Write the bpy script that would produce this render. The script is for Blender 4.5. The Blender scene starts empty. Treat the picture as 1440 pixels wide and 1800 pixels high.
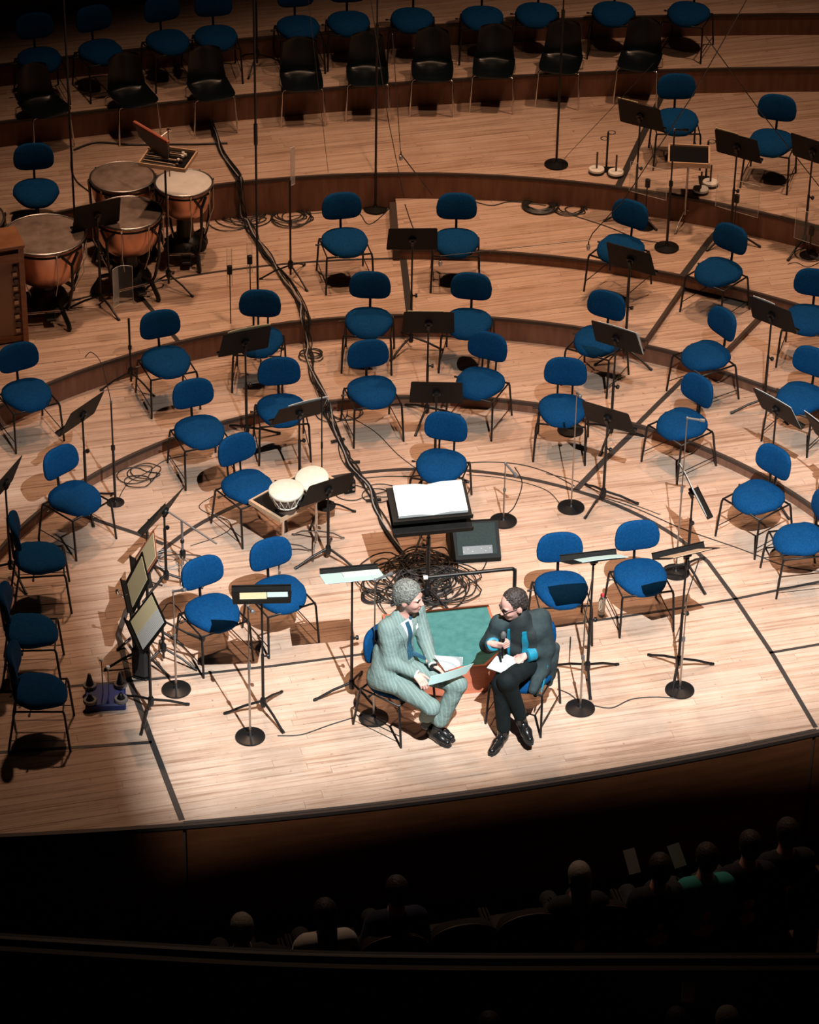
import bpy, math, random
import numpy as np
from mathutils import Matrix, Vector
random.seed(7)
SC = bpy.context.scene
COL = SC.collection
PI = math.pi

# ------------------------------------------------------------------ camera
FPX = 5600.0                      # focal length in pixels of the 1440x1800 frame
DEP = math.radians(34.0); ROLL = math.radians(1.0)
CAM = np.array([0.0, -21.5, 16.4])
fw = np.array([0, math.cos(DEP), -math.sin(DEP)])
_r0 = np.array([1.0, 0, 0]); _u0 = np.cross(_r0, fw)
RV = math.cos(ROLL)*_r0 + math.sin(ROLL)*_u0
UV = -math.sin(ROLL)*_r0 + math.cos(ROLL)*_u0
cd = bpy.data.cameras.new('camera'); co = bpy.data.objects.new('camera', cd); COL.objects.link(co)
cd.sensor_fit = 'VERTICAL'; cd.sensor_height = 36.0; cd.lens = FPX/1800*36.0
cd.clip_start = 0.5; cd.clip_end = 200
m = Matrix.Identity(4)
for i in range(3):
    m[i][0] = RV[i]; m[i][1] = UV[i]; m[i][2] = -fw[i]; m[i][3] = CAM[i]
co.matrix_world = m
SC.camera = co

def at(px, py, z=0.0):
    """surveyed point of the photograph -> point of the stage at height z"""
    d = fw + RV*(px-720)/FPX + UV*(900-py)/FPX
    t = (z-CAM[2])/d[2]
    return CAM + t*d
def proj(p):
    v = np.array(p, float)-CAM; zc = v@fw
    return 720+FPX*(v@RV)/zc, 900-FPX*(v@UV)/zc
def height_at(xy, py):
    a, b = -2.0, 9.0
    for _ in range(40):
        c = (a+b)/2
        if proj((xy[0], xy[1], c))[1] > py: a = c
        else: b = c
    return (a+b)/2

# ------------------------------------------------------------------ world, lights, exposure
W = bpy.data.worlds.new('hall_dark'); SC.world = W; W.use_nodes = True
W.node_tree.nodes['Background'].inputs[0].default_value = (0.9, 0.7, 0.55, 1)
W.node_tree.nodes['Background'].inputs[1].default_value = 0.0015
vs = SC.view_settings
vs.view_transform = 'Standard'; vs.look = 'None'; vs.gamma = 1.0; vs.use_curve_mapping = False
vs.exposure = 0.0

def spot(name, loc, target, energy, color, size, blend, radius):
    ld = bpy.data.lights.new(name, 'SPOT'); ld.energy = energy; ld.color = color
    ld.spot_size = math.radians(size); ld.spot_blend = blend; ld.shadow_soft_size = radius
    o = bpy.data.objects.new(name, ld); COL.objects.link(o)
    o.location = loc
    o.rotation_euler = (Vector(target)-Vector(loc)).to_track_quat('-Z', 'Y').to_euler()
    return o
KEY = np.array([2.4, -9.0, 14.0])
spot('key_spotlight_beam', KEY, (0.5, 1.6, 0), 24500, (0.97, 1.0, 1.0), 38, 0.6, 0.03)
WASH = (1.0, 0.60, 0.38)
spot('wash_beam_left', (-2.5, 8.0, 16.0), (-0.9, 3.8, 0), 4200, WASH, 52, 1.0, 0.35)
spot('wash_beam_right', (5.5, 8.0, 16.0), (2.6, 5.8, 0), 4300, WASH, 52, 1.0, 0.35)
spot('wash_beam_centre', (1.2, 2.5, 17.0), (1.0, 4.4, 0), 4200, WASH, 46, 1.0, 0.35)

# ------------------------------------------------------------------ materials
def mat(name, color=(0.5, 0.5, 0.5), rough=0.5, metal=0.0, spec=0.5, sheen=0.0, coat=0.0):
    mm = bpy.data.materials.new(name); mm.use_nodes = True
    b = mm.node_tree.nodes['Principled BSDF']
    b.inputs['Base Color'].default_value = (*color, 1); b.inputs['Roughness'].default_value = rough
    b.inputs['Metallic'].default_value = metal; b.inputs['Specular IOR Level'].default_value = spec
    if sheen: b.inputs['Sheen Weight'].default_value = sheen
    if coat: b.inputs['Coat Weight'].default_value = coat
    return mm
def nd(mm, t, **kw):
    n = mm.node_tree.nodes.new(t)
    for k, v in kw.items(): setattr(n, k, v)
    return n
def lk(mm, a, b): mm.node_tree.links.new(a, b)
def noisy(mm, c1, c2, scale=8.0, detail=4.0, stretch=(1, 1, 1), rot=0.0, lo=0.3, hi=0.7, bump=0.0, coords='Object'):
    b = mm.node_tree.nodes['Principled BSDF']
    tc = nd(mm, 'ShaderNodeTexCoord'); mp = nd(mm, 'ShaderNodeMapping')
    mp.inputs['Scale'].default_value = stretch; mp.inputs['Rotation'].default_value = (0, 0, rot)
    if coords == 'World':
        g = nd(mm, 'ShaderNodeNewGeometry'); lk(mm, g.outputs['Position'], mp.inputs['Vector'])
    else: lk(mm, tc.outputs[coords], mp.inputs['Vector'])
    n = nd(mm, 'ShaderNodeTexNoise'); n.inputs['Scale'].default_value = scale; n.inputs['Detail'].default_value = detail
    lk(mm, mp.outputs[0], n.inputs['Vector'])
    r = nd(mm, 'ShaderNodeValToRGB'); r.color_ramp.elements[0].position = lo; r.color_ramp.elements[1].position = hi
    r.color_ramp.elements[0].color = (*c1, 1); r.color_ramp.elements[1].color = (*c2, 1)
    lk(mm, n.outputs['Fac'], r.inputs[0]); lk(mm, r.outputs[0], b.inputs['Base Color'])
    if bump:
        bp = nd(mm, 'ShaderNodeBump'); bp.inputs['Strength'].default_value = bump; bp.inputs['Distance'].default_value = 0.01
        lk(mm, n.outputs['Fac'], bp.inputs['Height']); lk(mm, bp.outputs[0], b.inputs['Normal'])
    return mm
AXIS = math.radians(14.9)          # the boards run along this direction
def make_board_material():
    mm = mat('stage_boards', rough=0.42, spec=0.35)
    b = mm.node_tree.nodes['Principled BSDF']
    g = nd(mm, 'ShaderNodeNewGeometry')
    mp = nd(mm, 'ShaderNodeMapping'); mp.vector_type = 'TEXTURE'; mp.inputs['Rotation'].default_value = (0, 0, AXIS)
    lk(mm, g.outputs['Position'], mp.inputs['Vector'])
    at_ = nd(mm, 'ShaderNodeAttribute'); at_.attribute_name = 'tone'
    # long grain streaks, shifted from board to board
    cmb = nd(mm, 'ShaderNodeCombineXYZ'); lk(mm, at_.outputs['Fac'], cmb.inputs['Z'])
    mul = nd(mm, 'ShaderNodeVectorMath', operation='SCALE'); mul.inputs['Scale'].default_value = 40.0; lk(mm, cmb.outputs[0], mul.inputs[0])
    sc = nd(mm, 'ShaderNodeVectorMath', operation='MULTIPLY'); sc.inputs[1].default_value = (0.55, 16.0, 1.0); lk(mm, mp.outputs[0], sc.inputs[0])
    add = nd(mm, 'ShaderNodeVectorMath', operation='ADD'); lk(mm, sc.outputs[0], add.inputs[0]); lk(mm, mul.outputs[0], add.inputs[1])
    n1 = nd(mm, 'ShaderNodeTexNoise'); n1.inputs['Scale'].default_value = 1.6; n1.inputs['Detail'].default_value = 6; n1.inputs['Roughness'].default_value = 0.65
    lk(mm, add.outputs[0], n1.inputs['Vector'])
    # worn patches
    n2 = nd(mm, 'ShaderNodeTexNoise'); n2.inputs['Scale'].default_value = 1.1; n2.inputs['Detail'].default_value = 5; n2.inputs['Roughness'].default_value = 0.7
    lk(mm, mp.outputs[0], n2.inputs['Vector'])
    r1 = nd(mm, 'ShaderNodeValToRGB'); e = r1.color_ramp.elements
    e[0].position = 0.30; e[0].color = (0.28, 0.165, 0.11, 1); e[1].position = 0.62; e[1].color = (0.58, 0.435, 0.345, 1)
    x = r1.color_ramp.elements.new(0.45); x.color = (0.505, 0.358, 0.27, 1)
    lk(mm, n1.outputs['Fac'], r1.inputs[0])
    r2 = nd(mm, 'ShaderNodeValToRGB'); e = r2.color_ramp.elements
    e[0].position = 0.0; e[0].color = (0.86, 0.81, 0.78, 1); e[1].position = 1.0; e[1].color = (1.05, 1.045, 1.04, 1)
    x = r2.color_ramp.elements.new(0.12); x.color = (0.95, 0.94, 0.93, 1)
    lk(mm, at_.outputs['Fac'], r2.inputs[0])
    mx = nd(mm, 'ShaderNodeMix', data_type='RGBA', blend_type='MULTIPLY'); mx.inputs[0].default_value = 1.0
    lk(mm, r1.outputs[0], mx.inputs[6]); lk(mm, r2.outputs[0], mx.inputs[7])
    r3 = nd(mm, 'ShaderNodeValToRGB'); e = r3.color_ramp.elements
    e[0].position = 0.35; e[0].color = (0.86, 0.82, 0.79, 1); e[1].position = 0.65; e[1].color = (1.05, 1.06, 1.07, 1)
    lk(mm, n2.outputs['Fac'], r3.inputs[0])
    mx2 = nd(mm, 'ShaderNodeMix', data_type='RGBA', blend_type='MULTIPLY'); mx2.inputs[0].default_value = 1.0
    lk(mm, mx.outputs[2], mx2.inputs[6]); lk(mm, r3.outputs[0], mx2.inputs[7])
    # small scuffs
    n3 = nd(mm, 'ShaderNodeTexNoise'); n3.inputs['Scale'].default_value = 22; n3.inputs['Detail'].default_value = 3; lk(mm, mp.outputs[0], n3.inputs['Vector'])
    r4 = nd(mm, 'ShaderNodeValToRGB'); e = r4.color_ramp.elements
    e[0].position = 0.24; e[0].color = (0.6, 0.5, 0.45, 1); e[1].position = 0.34; e[1].color = (1, 1, 1, 1)
    lk(mm, n3.outputs['Fac'], r4.inputs[0])
    mx3 = nd(mm, 'ShaderNodeMix', data_type='RGBA', blend_type='MULTIPLY'); mx3.inputs[0].default_value = 1.0
    lk(mm, mx2.outputs[2], mx3.inputs[6]); lk(mm, r4.outputs[0], mx3.inputs[7])
    lk(mm, mx3.outputs[2], b.inputs['Base Color'])
    return mm
M = {}
M['boards'] = make_board_material()
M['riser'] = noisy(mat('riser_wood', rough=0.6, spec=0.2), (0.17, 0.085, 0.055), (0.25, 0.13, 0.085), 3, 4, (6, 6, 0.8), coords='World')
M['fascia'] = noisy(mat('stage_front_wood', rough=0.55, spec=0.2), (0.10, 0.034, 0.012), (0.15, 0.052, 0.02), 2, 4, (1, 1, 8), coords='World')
M['subfloor'] = mat('subfloor', (0.05, 0.03, 0.02), 0.9)
M['nosing'] = mat('step_nosing', (0.045, 0.03, 0.024), 0.6)
M['seam'] = mat('lift_seam_metal', (0.05, 0.044, 0.042), 0.45, 0.3)
M['black'] = mat('black_metal', (0.006, 0.006, 0.0065), 0.38, 0.0, 0.4)
M['desk'] = noisy(mat('black_desk', rough=0.6, spec=0.2), (0.005, 0.0045, 0.004), (0.009, 0.008, 0.007), 20)
M['blue'] = noisy(mat('blue_upholstery', rough=0.85, spec=0.1), (0.001, 0.036, 0.115), (0.002, 0.054, 0.165), 60, 3, bump=0.15)
M['shell'] = mat('black_plastic_shell', (0.003, 0.006, 0.0075), 0.3, 0.0, 0.4)
M['chrome'] = mat('chrome', (0.75, 0.72, 0.68), 0.22, 1.0)
M['steel'] = mat('brushed_steel', (0.42, 0.40, 0.38), 0.35, 1.0)
M['grey'] = mat('grey_metal', (0.16, 0.16, 0.16), 0.45, 0.4)
M['rubber'] = mat('black_rubber', (0.012, 0.012, 0.012), 0.8)
M['paper'] = noisy(mat('white_paper', rough=0.85, spec=0.1), (0.60, 0.64, 0.64), (0.66, 0.70, 0.69), 9)
M['yellow'] = mat('cream_paper', (0.62, 0.55, 0.33), 0.85)
M['mint'] = mat('pale_green_paper', (0.46, 0.63, 0.61), 0.8)
M['copper'] = noisy(mat('copper_bowl', rough=0.3, metal=1.0), (0.50, 0.25, 0.17), (0.68, 0.38, 0.27), 4, 4, (1, 1, 0.3))
M['calf'] = noisy(mat('calfskin_head', rough=0.7, spec=0.2), (0.14, 0.10, 0.08), (0.26, 0.20, 0.165), 7, 6)
M['calf_white'] = noisy(mat('white_drum_head', rough=0.6, spec=0.25), (0.62, 0.60, 0.56), (0.72, 0.70, 0.66), 9, 5)
M['cream_skin'] = noisy(mat('cream_drum_skin', rough=0.7), (0.62, 0.60, 0.50), (0.74, 0.72, 0.62), 14, 4)
M['rope'] = mat('white_cord', (0.72, 0.70, 0.62), 0.9)
M['drumwood'] = mat('dark_drum_wood', (0.10, 0.07, 0.055), 0.6)
M['tan'] = noisy(mat('pale_wood', rough=0.6), (0.50, 0.33, 0.21), (0.62, 0.43, 0.28), 6, 4, (1, 12, 1))
M['casewood'] = noisy(mat('instrument_case_wood', rough=0.5), (0.22, 0.085, 0.035), (0.34, 0.15, 0.065), 5, 4, (1, 1, 5))
M['casewood2'] = mat('case_panel_wood', (0.30, 0.17, 0.10), 0.6)
M['redwood'] = noisy(mat('red_wood_edge', rough=0.5), (0.36, 0.10, 0.055), (0.46, 0.15, 0.085), 5, 4, (1, 1, 6))
M['podwood'] = noisy(mat('podium_wood', rough=0.5), (0.46, 0.13, 0.07), (0.56, 0.19, 0.11), 5, 4, (1, 1, 6))
M['felt'] = noisy(mat('green_carpet', rough=0.95, spec=0.05), (0.045, 0.155, 0.15), (0.07, 0.205, 0.198), 16, 6)
M['cable'] = mat('black_cable', (0.012, 0.012, 0.012), 0.5)
M['cable_grey'] = mat('grey_cable', (0.32, 0.31, 0.30), 0.5)
M['speaker'] = mat('speaker_box', (0.006, 0.007, 0.007), 0.6, 0.0, 0.15)
M['grille'] = noisy(mat('speaker_grille', rough=0.7, spec=0.15), (0.016, 0.028, 0.028), (0.024, 0.038, 0.038), 80)
M['red'] = mat('red_plastic', (0.6, 0.04, 0.06), 0.4)
M['bluebox'] = mat('blue_box', (0.006, 0.018, 0.12), 0.5)
M['greyrub'] = mat('grey_ring', (0.16, 0.15, 0.15), 0.7)
M['silver'] = mat('silver_plate', (0.85, 0.83, 0.80), 0.15, 1.0)
M['ebony'] = mat('ebony', (0.01, 0.01, 0.01), 0.3)
M['white'] = mat('white_felt', (0.75, 0.72, 0.66), 0.9)
M['skin'] = noisy(mat('skin', rough=0.55, spec=0.35), (0.66, 0.34, 0.28), (0.74, 0.42, 0.35), 14, 3)
M['hair_grey'] = noisy(mat('grey_hair', rough=0.75, spec=0.2), (0.05, 0.055, 0.05), (0.30, 0.31, 0.28), 70, 3, bump=0.9)
M['hair_dark'] = noisy(mat('dark_hair', rough=0.55, spec=0.3), (0.008, 0.006, 0.006), (0.07, 0.055, 0.05), 60, 3, bump=0.7)
M['hair_white'] = noisy(mat('white_hair', rough=0.8), (0.20, 0.19, 0.175), (0.32, 0.31, 0.29), 50, 3, bump=0.5)
M['shirt'] = mat('white_shirt', (0.82, 0.82, 0.80), 0.8)
M['tie'] = noisy(mat('blue_tie', rough=0.6), (0.01, 0.05, 0.10), (0.03, 0.12, 0.18), 90)
M['coat'] = noisy(mat('dark_coat', rough=0.85, spec=0.12), (0.024, 0.036, 0.040), (0.042, 0.060, 0.064), 12, 5, bump=0.9)
M['dark_shirt'] = noisy(mat('dark_shirt', rough=0.8), (0.010, 0.016, 0.017), (0.018, 0.026, 0.027), 14, 5, bump=0.8)
M['teal'] = noisy(mat('teal_lining', rough=0.55), (0.004, 0.16, 0.26), (0.006, 0.24, 0.36), 25)
M['dark_trouser'] = noisy(mat('dark_trousers', rough=0.8, spec=0.12), (0.006, 0.009, 0.010), (0.010, 0.014, 0.015), 12, 5, bump=0.8)
M['leather'] = mat('black_leather', (0.010, 0.010, 0.010), 0.22, 0.0, 0.6)
M['sock'] = mat('dark_sock', (0.02, 0.022, 0.026), 0.9)
M['eye'] = mat('eye', (0.02, 0.015, 0.012), 0.3)
M['mouth'] = mat('lips', (0.45, 0.16, 0.14), 0.5)
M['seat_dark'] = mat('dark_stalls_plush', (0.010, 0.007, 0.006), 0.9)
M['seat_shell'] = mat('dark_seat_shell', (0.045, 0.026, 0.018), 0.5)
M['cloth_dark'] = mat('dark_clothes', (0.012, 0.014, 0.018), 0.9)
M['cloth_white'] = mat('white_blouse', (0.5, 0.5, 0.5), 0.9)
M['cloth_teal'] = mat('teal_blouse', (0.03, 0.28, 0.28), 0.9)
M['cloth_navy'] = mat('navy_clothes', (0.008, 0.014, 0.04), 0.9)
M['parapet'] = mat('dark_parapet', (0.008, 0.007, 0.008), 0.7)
M['water'] = mat('clear_bottle', (0.7, 0.8, 0.8), 0.1)
_b = M['water'].node_tree.nodes['Principled BSDF']; _b.inputs['Transmission Weight'].default_value = 0.85
def acrylic():
    mm = mat('clear_acrylic', (1, 1, 1), 0.05)
    nt = mm.node_tree; out = nt.nodes['Material Output']; b = nt.nodes['Principled BSDF']
    b.inputs['Base Color'].default_value = (0.85, 0.88, 0.86, 1); b.inputs['Roughness'].default_value = 0.25
    tr = nd(mm, 'ShaderNodeBsdfTransparent'); tr.inputs[0].default_value = (0.97, 0.97, 0.96, 1)
    fr = nd(mm, 'ShaderNodeFresnel'); fr.inputs[0].default_value = 1.45
    ad = nd(mm, 'ShaderNodeMath', operation='MULTIPLY_ADD'); ad.inputs[1].default_value = 0.5; ad.inputs[2].default_value = 0.03
    lk(mm, fr.outputs[0], ad.inputs[0])
    mx = nd(mm, 'ShaderNodeMixShader'); lk(mm, ad.outputs[0], mx.inputs[0]); lk(mm, tr.outputs[0], mx.inputs[1]); lk(mm, b.outputs[0], mx.inputs[2])
    lk(mm, mx.outputs[0], out.inputs['Surface'])
    return mm
M['acrylic'] = acrylic()
M['acrylic_edge'] = mat('acrylic_edge', (0.8, 0.78, 0.75), 0.25)
M['plate'] = mat('grey_plate', (0.30, 0.29, 0.28), 0.5, 0.2)
def suit():
    mm = mat('pinstripe_suit', rough=0.85, spec=0.15)
    b = mm.node_tree.nodes['Principled BSDF']
    at_ = nd(mm, 'ShaderNodeAttribute'); at_.attribute_name = 'stripe'
    ma = nd(mm, 'ShaderNodeMath', operation='FRACT'); lk(mm, at_.outputs['Fac'], ma.inputs[0])
    r = nd(mm, 'ShaderNodeValToRGB'); e = r.color_ramp.elements
    e[0].position = 0.0; e[0].color = (0.225, 0.305, 0.285, 1); e[1].position = 1.0; e[1].color = (0.172, 0.243, 0.226, 1)
    x = r.color_ramp.elements.new(0.22); x.color = (0.225, 0.305, 0.285, 1)
    x = r.color_ramp.elements.new(0.34); x.color = (0.172, 0.243, 0.226, 1)
    lk(mm, ma.outputs[0], r.inputs[0])
    tc = nd(mm, 'ShaderNodeTexCoord'); n = nd(mm, 'ShaderNodeTexNoise'); n.inputs['Scale'].default_value = 10; n.inputs['Detail'].default_value = 5
    lk(mm, tc.outputs['Object'], n.inputs['Vector'])
    bp = nd(mm, 'ShaderNodeBump'); bp.inputs['Strength'].default_value = 0.6; bp.inputs['Distance'].default_value = 0.04
    lk(mm, n.outputs['Fac'], bp.inputs['Height']); lk(mm, bp.outputs[0], b.inputs['Normal'])
    lk(mm, r.outputs[0], b.inputs['Base Color'])
    return mm
M['suit'] = suit()
def printed(name, paper, ink, rows):
    mm = mat(name, paper, 0.85)
    b = mm.node_tree.nodes['Principled BSDF']
    tc = nd(mm, 'ShaderNodeTexCoord'); w = nd(mm, 'ShaderNodeTexWave'); w.bands_direction = 'Y'; w.inputs['Scale'].default_value = rows
    w.inputs['Distortion'].default_value = 1.2; w.inputs['Detail'].default_value = 3; w.inputs['Detail Scale'].default_value = 6
    lk(mm, tc.outputs['Object'], w.inputs['Vector'])
    r = nd(mm, 'ShaderNodeValToRGB'); r.color_ramp.elements[0].position = 0.15; r.color_ramp.elements[1].position = 0.45
    r.color_ramp.elements[0].color = (*ink, 1); r.color_ramp.elements[1].color = (*paper, 1)
    lk(mm, w.outputs[0], r.inputs[0]); lk(mm, r.outputs[0], b.inputs['Base Color'])
    return mm
M['score'] = printed('printed_score', (0.66, 0.68, 0.66), (0.38, 0.40, 0.40), 14)

# ------------------------------------------------------------------ object helpers
def tag(o, label=None, cat=None, group=None, kind=None):
    if label: o['label'] = label
    if cat: o['category'] = cat
    if group: o['group'] = group
    if kind: o['kind'] = kind
    return o
def empty(name, loc, rz=0.0, label=None, cat=None, group=None):
    o = bpy.data.objects.new(name, None); COL.objects.link(o)
    o.empty_display_size = 0.1
    o.location = [float(v) for v in loc]; o.rotation_euler = (0, 0, rz)
    return tag(o, label, cat, group)
def put(name, me, parent=None, loc=(0, 0, 0), rot=(0, 0, 0), scale=(1, 1, 1)):
    o = bpy.data.objects.new(name, me); COL.objects.link(o)
    if parent: o.parent = parent
    o.location = [float(v) for v in loc]; o.rotation_euler = rot; o.scale = scale
    return o

class MB:
    """collects shapes of ONE part into one mesh"""
    def __init__(s): s.v = []; s.f = []; s.tone = None
    def add(s, vs_, fs):
        n = len(s.v); s.v += [tuple(float(c) for c in p) for p in vs_]; s.f += [tuple(i+n for i in f) for f in fs]; return s
    def box(s, c, size, rz=0.0, M4=None, bev=0.0):
        x, y, z = [k/2 for k in size]
        b = min(bev, x*.9, y*.9, z*.9)
        if b <= 0:
            pts = [(sx*x, sy*y, sz*z) for sx in (-1, 1) for sy in (-1, 1) for sz in (-1, 1)]
            fs = [(0, 1, 3, 2), (4, 6, 7, 5), (0, 4, 5, 1), (2, 3, 7, 6), (0, 2, 6, 4), (1, 5, 7, 3)]
        else:
            pts = []; fs = []
            for zz, i in ((-z, b), (-z+b, 0), (z-b, 0), (z, b)):
                X, Y = x-i, y-i
                pts += [(-X+b, -Y, zz), (X-b, -Y, zz), (X, -Y+b, zz), (X, Y-b, zz), (X-b, Y, zz), (-X+b, Y, zz), (-X, Y-b, zz), (-X, -Y+b, zz)]
            for k in range(3):
                for j in range(8):
                    fs.append((k*8+j, k*8+(j+1) % 8, k*8+8+(j+1) % 8, k*8+8+j))
            fs.append(tuple(range(7, -1, -1))); fs.append(tuple(range(24, 32)))
        ca, sa = math.cos(rz), math.sin(rz)
        out = []
        for p in pts:
            q = (c[0]+p[0]*ca-p[1]*sa, c[1]+p[0]*sa+p[1]*ca, c[2]+p[2])
            out.append(tuple(M4 @ Vector(q)) if M4 else q)
        return s.add(out, fs)
    def tube(s, pts, r, n=8, closed=False, caps=True):
        P = [np.array(p, float) for p in pts]; k = len(P)
        rs = r if isinstance(r, (list, tuple)) else [r]*k
        vs_ = []; prev = None
        for i in range(k):
            if closed: t = P[(i+1) % k]-P[i-1]
            else: t = P[min(i+1, k-1)]-P[max(i-1, 0)]
            t = t/(np.linalg.norm(t)+1e-9)
            if prev is None:
                a = np.array([0, 0, 1.0]) if abs(t[2]) < .9 else np.array([1.0, 0, 0])
            else: a = prev
            u = a-t*(a@t); u /= (np.linalg.norm(u)+1e-9); w = np.cross(t, u); prev = u
            for j in range(n):
                an = 2*PI*j/n; vs_.append(P[i]+rs[i]*(math.cos(an)*u+math.sin(an)*w))
        fs = []
        for i in range(k if closed else k-1):
            i2 = (i+1) % k
            for j in range(n):
                fs.append((i*n+j, i*n+(j+1) % n, i2*n+(j+1) % n, i2*n+j))
        if caps and not closed:
            fs.append(tuple(range(n-1, -1, -1))); fs.append(tuple(range((k-1)*n, k*n)))
        return s.add(vs_, fs)
    def lathe(s, prof, n=24, c=(0, 0, 0), M4=None):
        vs_ = []; fs = []
        for r, z in prof:
            for j in range(n):
                a = 2*PI*j/n; q = (c[0]+r*math.cos(a), c[1]+r*math.sin(a), c[2]+z)
                vs_.append(tuple(M4 @ Vector(q)) if M4 else q)
        for i in range(len(prof)-1):
            for j in range(n):
                fs.append((i*n+j, i*n+(j+1) % n, (i+1)*n+(j+1) % n, (i+1)*n+j))
        fs.append(tuple(range(n-1, -1, -1))); fs.append(tuple(range((len(prof)-1)*n, len(prof)*n)))
        return s.add(vs_, fs)
    def prism(s, poly, z0, z1):
        n = len(poly)
        vs_ = [(p[0], p[1], z0) for p in poly]+[(p[0], p[1], z1) for p in poly]
        fs = [tuple(range(n-1, -1, -1)), tuple(range(n, 2*n))]+[(i, (i+1) % n, n+(i+1) % n, n+i) for i in range(n)]
        return s.add(vs_, fs)
    def mesh(s, name, m_, smooth=False, auto=None):
        me = bpy.data.meshes.new(name); me.from_pydata(s.v, [], s.f); me.update()
        if s.tone is not None:
            a = me.attributes.new('tone', 'FLOAT', 'FACE'); a.data.foreach_set('value', s.tone)
        me.materials.append(M[m_] if isinstance(m_, str) else m_)
        if smooth:
            for p in me.polygons: p.use_smooth = True
            if auto:
                me.set_sharp_from_angle(angle=math.radians(auto))
        return me
    def build(s, name, m_, parent=None, smooth=False, auto=40, loc=(0, 0, 0), rot=(0, 0, 0)):
        return put(name, s.mesh(name, m_, smooth, auto), parent, loc, rot)

def catmull(pts, n=6, closed=False):
    P = [np.array(p, float) for p in pts]; out = []
    k = len(P)
    rng = range(k) if closed else range(k-1)
    for i in rng:
        if closed: a, b, c, d = P[i-1], P[i], P[(i+1) % k], P[(i+2) % k]
        else: a, b, c, d = P[max(i-1, 0)], P[i], P[i+1], P[min(i+2, k-1)]
        for j in range(n):
            t = j/n
            out.append(.5*((2*b)+(-a+c)*t+(2*a-5*b+4*c-d)*t*t+(-a+3*b-3*c+d)*t**3))
    if not closed: out.append(P[-1])
    return out
# ------------------------------------------------------------------ the stage: levels, boards, seams
E1 = np.array([math.cos(AXIS), math.sin(AXIS)]); E2 = np.array([-math.sin(AXIS), math.cos(AXIS)])
Z1, Z2, ZW, ZR, Z3, Z4, Z5, Z6, Z7 = 0.115, 0.365, 0.30, 0.235, 0.485, 0.78, 1.075, 1.33, 1.60
CA, RA = np.array([0.23, 0.71]), 2.83
C1, R1 = np.array([0.26, 0.47]), 4.20
C2, R2 = np.array([0.22, 0.24]), 5.54
C3, R3 = np.array([0.20, -0.21]), 7.11
C4, R4 = np.array([0.22, -0.07]), 8.05
def fit_circle(pts):
    p = np.array(pts)[:, :2]; A = np.c_[2*p, np.ones(len(p))]
    s = np.linalg.lstsq(A, (p**2).sum(1), rcond=None)[0]
    return s[:2], math.sqrt(s[2]+s[0]**2+s[1]**2)
C5, R5 = fit_circle([at(a, b, Z4) for a, b in [(0, 257), (210, 233), (320, 223), (480, 204), (713, 187), (827, 180), (960, 172), (1157, 167), (1227, 163), (1440, 160)]])
C6, R6 = fit_circle([at(a, b, Z5) for a, b in [(0, 152), (127, 135), (267, 118), (323, 117), (567, 93), (787, 80), (1053, 67), (1160, 65), (1247, 62), (1440, 60)]])
C7, R7 = C6, R6+1.12
CF, RF = fit_circle([at(a, b, 0) for a, b in [(0, 1465), (320, 1447), (720, 1404), (960, 1370), (1040, 1360), (1433, 1283)]])
BW = 0.098                                   # board width
def ang(p, c): return math.atan2(p[1]-c[1], p[0]-c[0])
AR1 = ang(at(1201.5, 485, Z3), C2)           # radial joints
AR2 = ang(at(1336, 563, ZR), C2)
ACEN = ang(at(694, 352, Z2), C3)
ALEFT = ang(at(313, 600, Z2), C2)
def clip(poly, conv):
    """Sutherland-Hodgman; conv counter-clockwise"""
    out = list(poly); n = len(conv)
    for i in range(n):
        a, b = conv[i], conv[(i+1) % n]
        inp, out = out, []
        if not inp: return []
        def side(p): return (b[0]-a[0])*(p[1]-a[1])-(b[1]-a[1])*(p[0]-a[0])
        for j in range(len(inp)):
            p, q = inp[j], inp[(j+1) % len(inp)]
            sp, sq = side(p), side(q)
            if sp >= 0: out.append(p)
            if (sp >= 0) != (sq >= 0):
                t = sp/(sp-sq); out.append((p[0]+t*(q[0]-p[0]), p[1]+t*(q[1]-p[1])))
    return out
def area(p): return abs(sum(p[i][0]*p[(i+1) % len(p)][1]-p[(i+1) % len(p)][0]*p[i][1] for i in range(len(p))))/2
def circle_half(c, r):
    cu, cv = c@E1, c@E2
    def f(v):
        d = v-cv
        if d <= 0: return cu-r, cu+r
        if d >= r: return None
        h = math.sqrt(r*r-d*d); return cu-h, cu+h
    return f
def poly_interval(poly):
    pts = [(np.array(p)@E1, np.array(p)@E2) for p in poly]
    def f(v):
        xs = []
        for i in range(len(pts)):
            (ua, va), (ub, vb) = pts[i], pts[(i+1) % len(pts)]
            if (va-v)*(vb-v) < 0: xs.append(ua+(ub-ua)*(v-va)/(vb-va))
        return (min(xs), max(xs)) if len(xs) >= 2 else None
    return f
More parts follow.
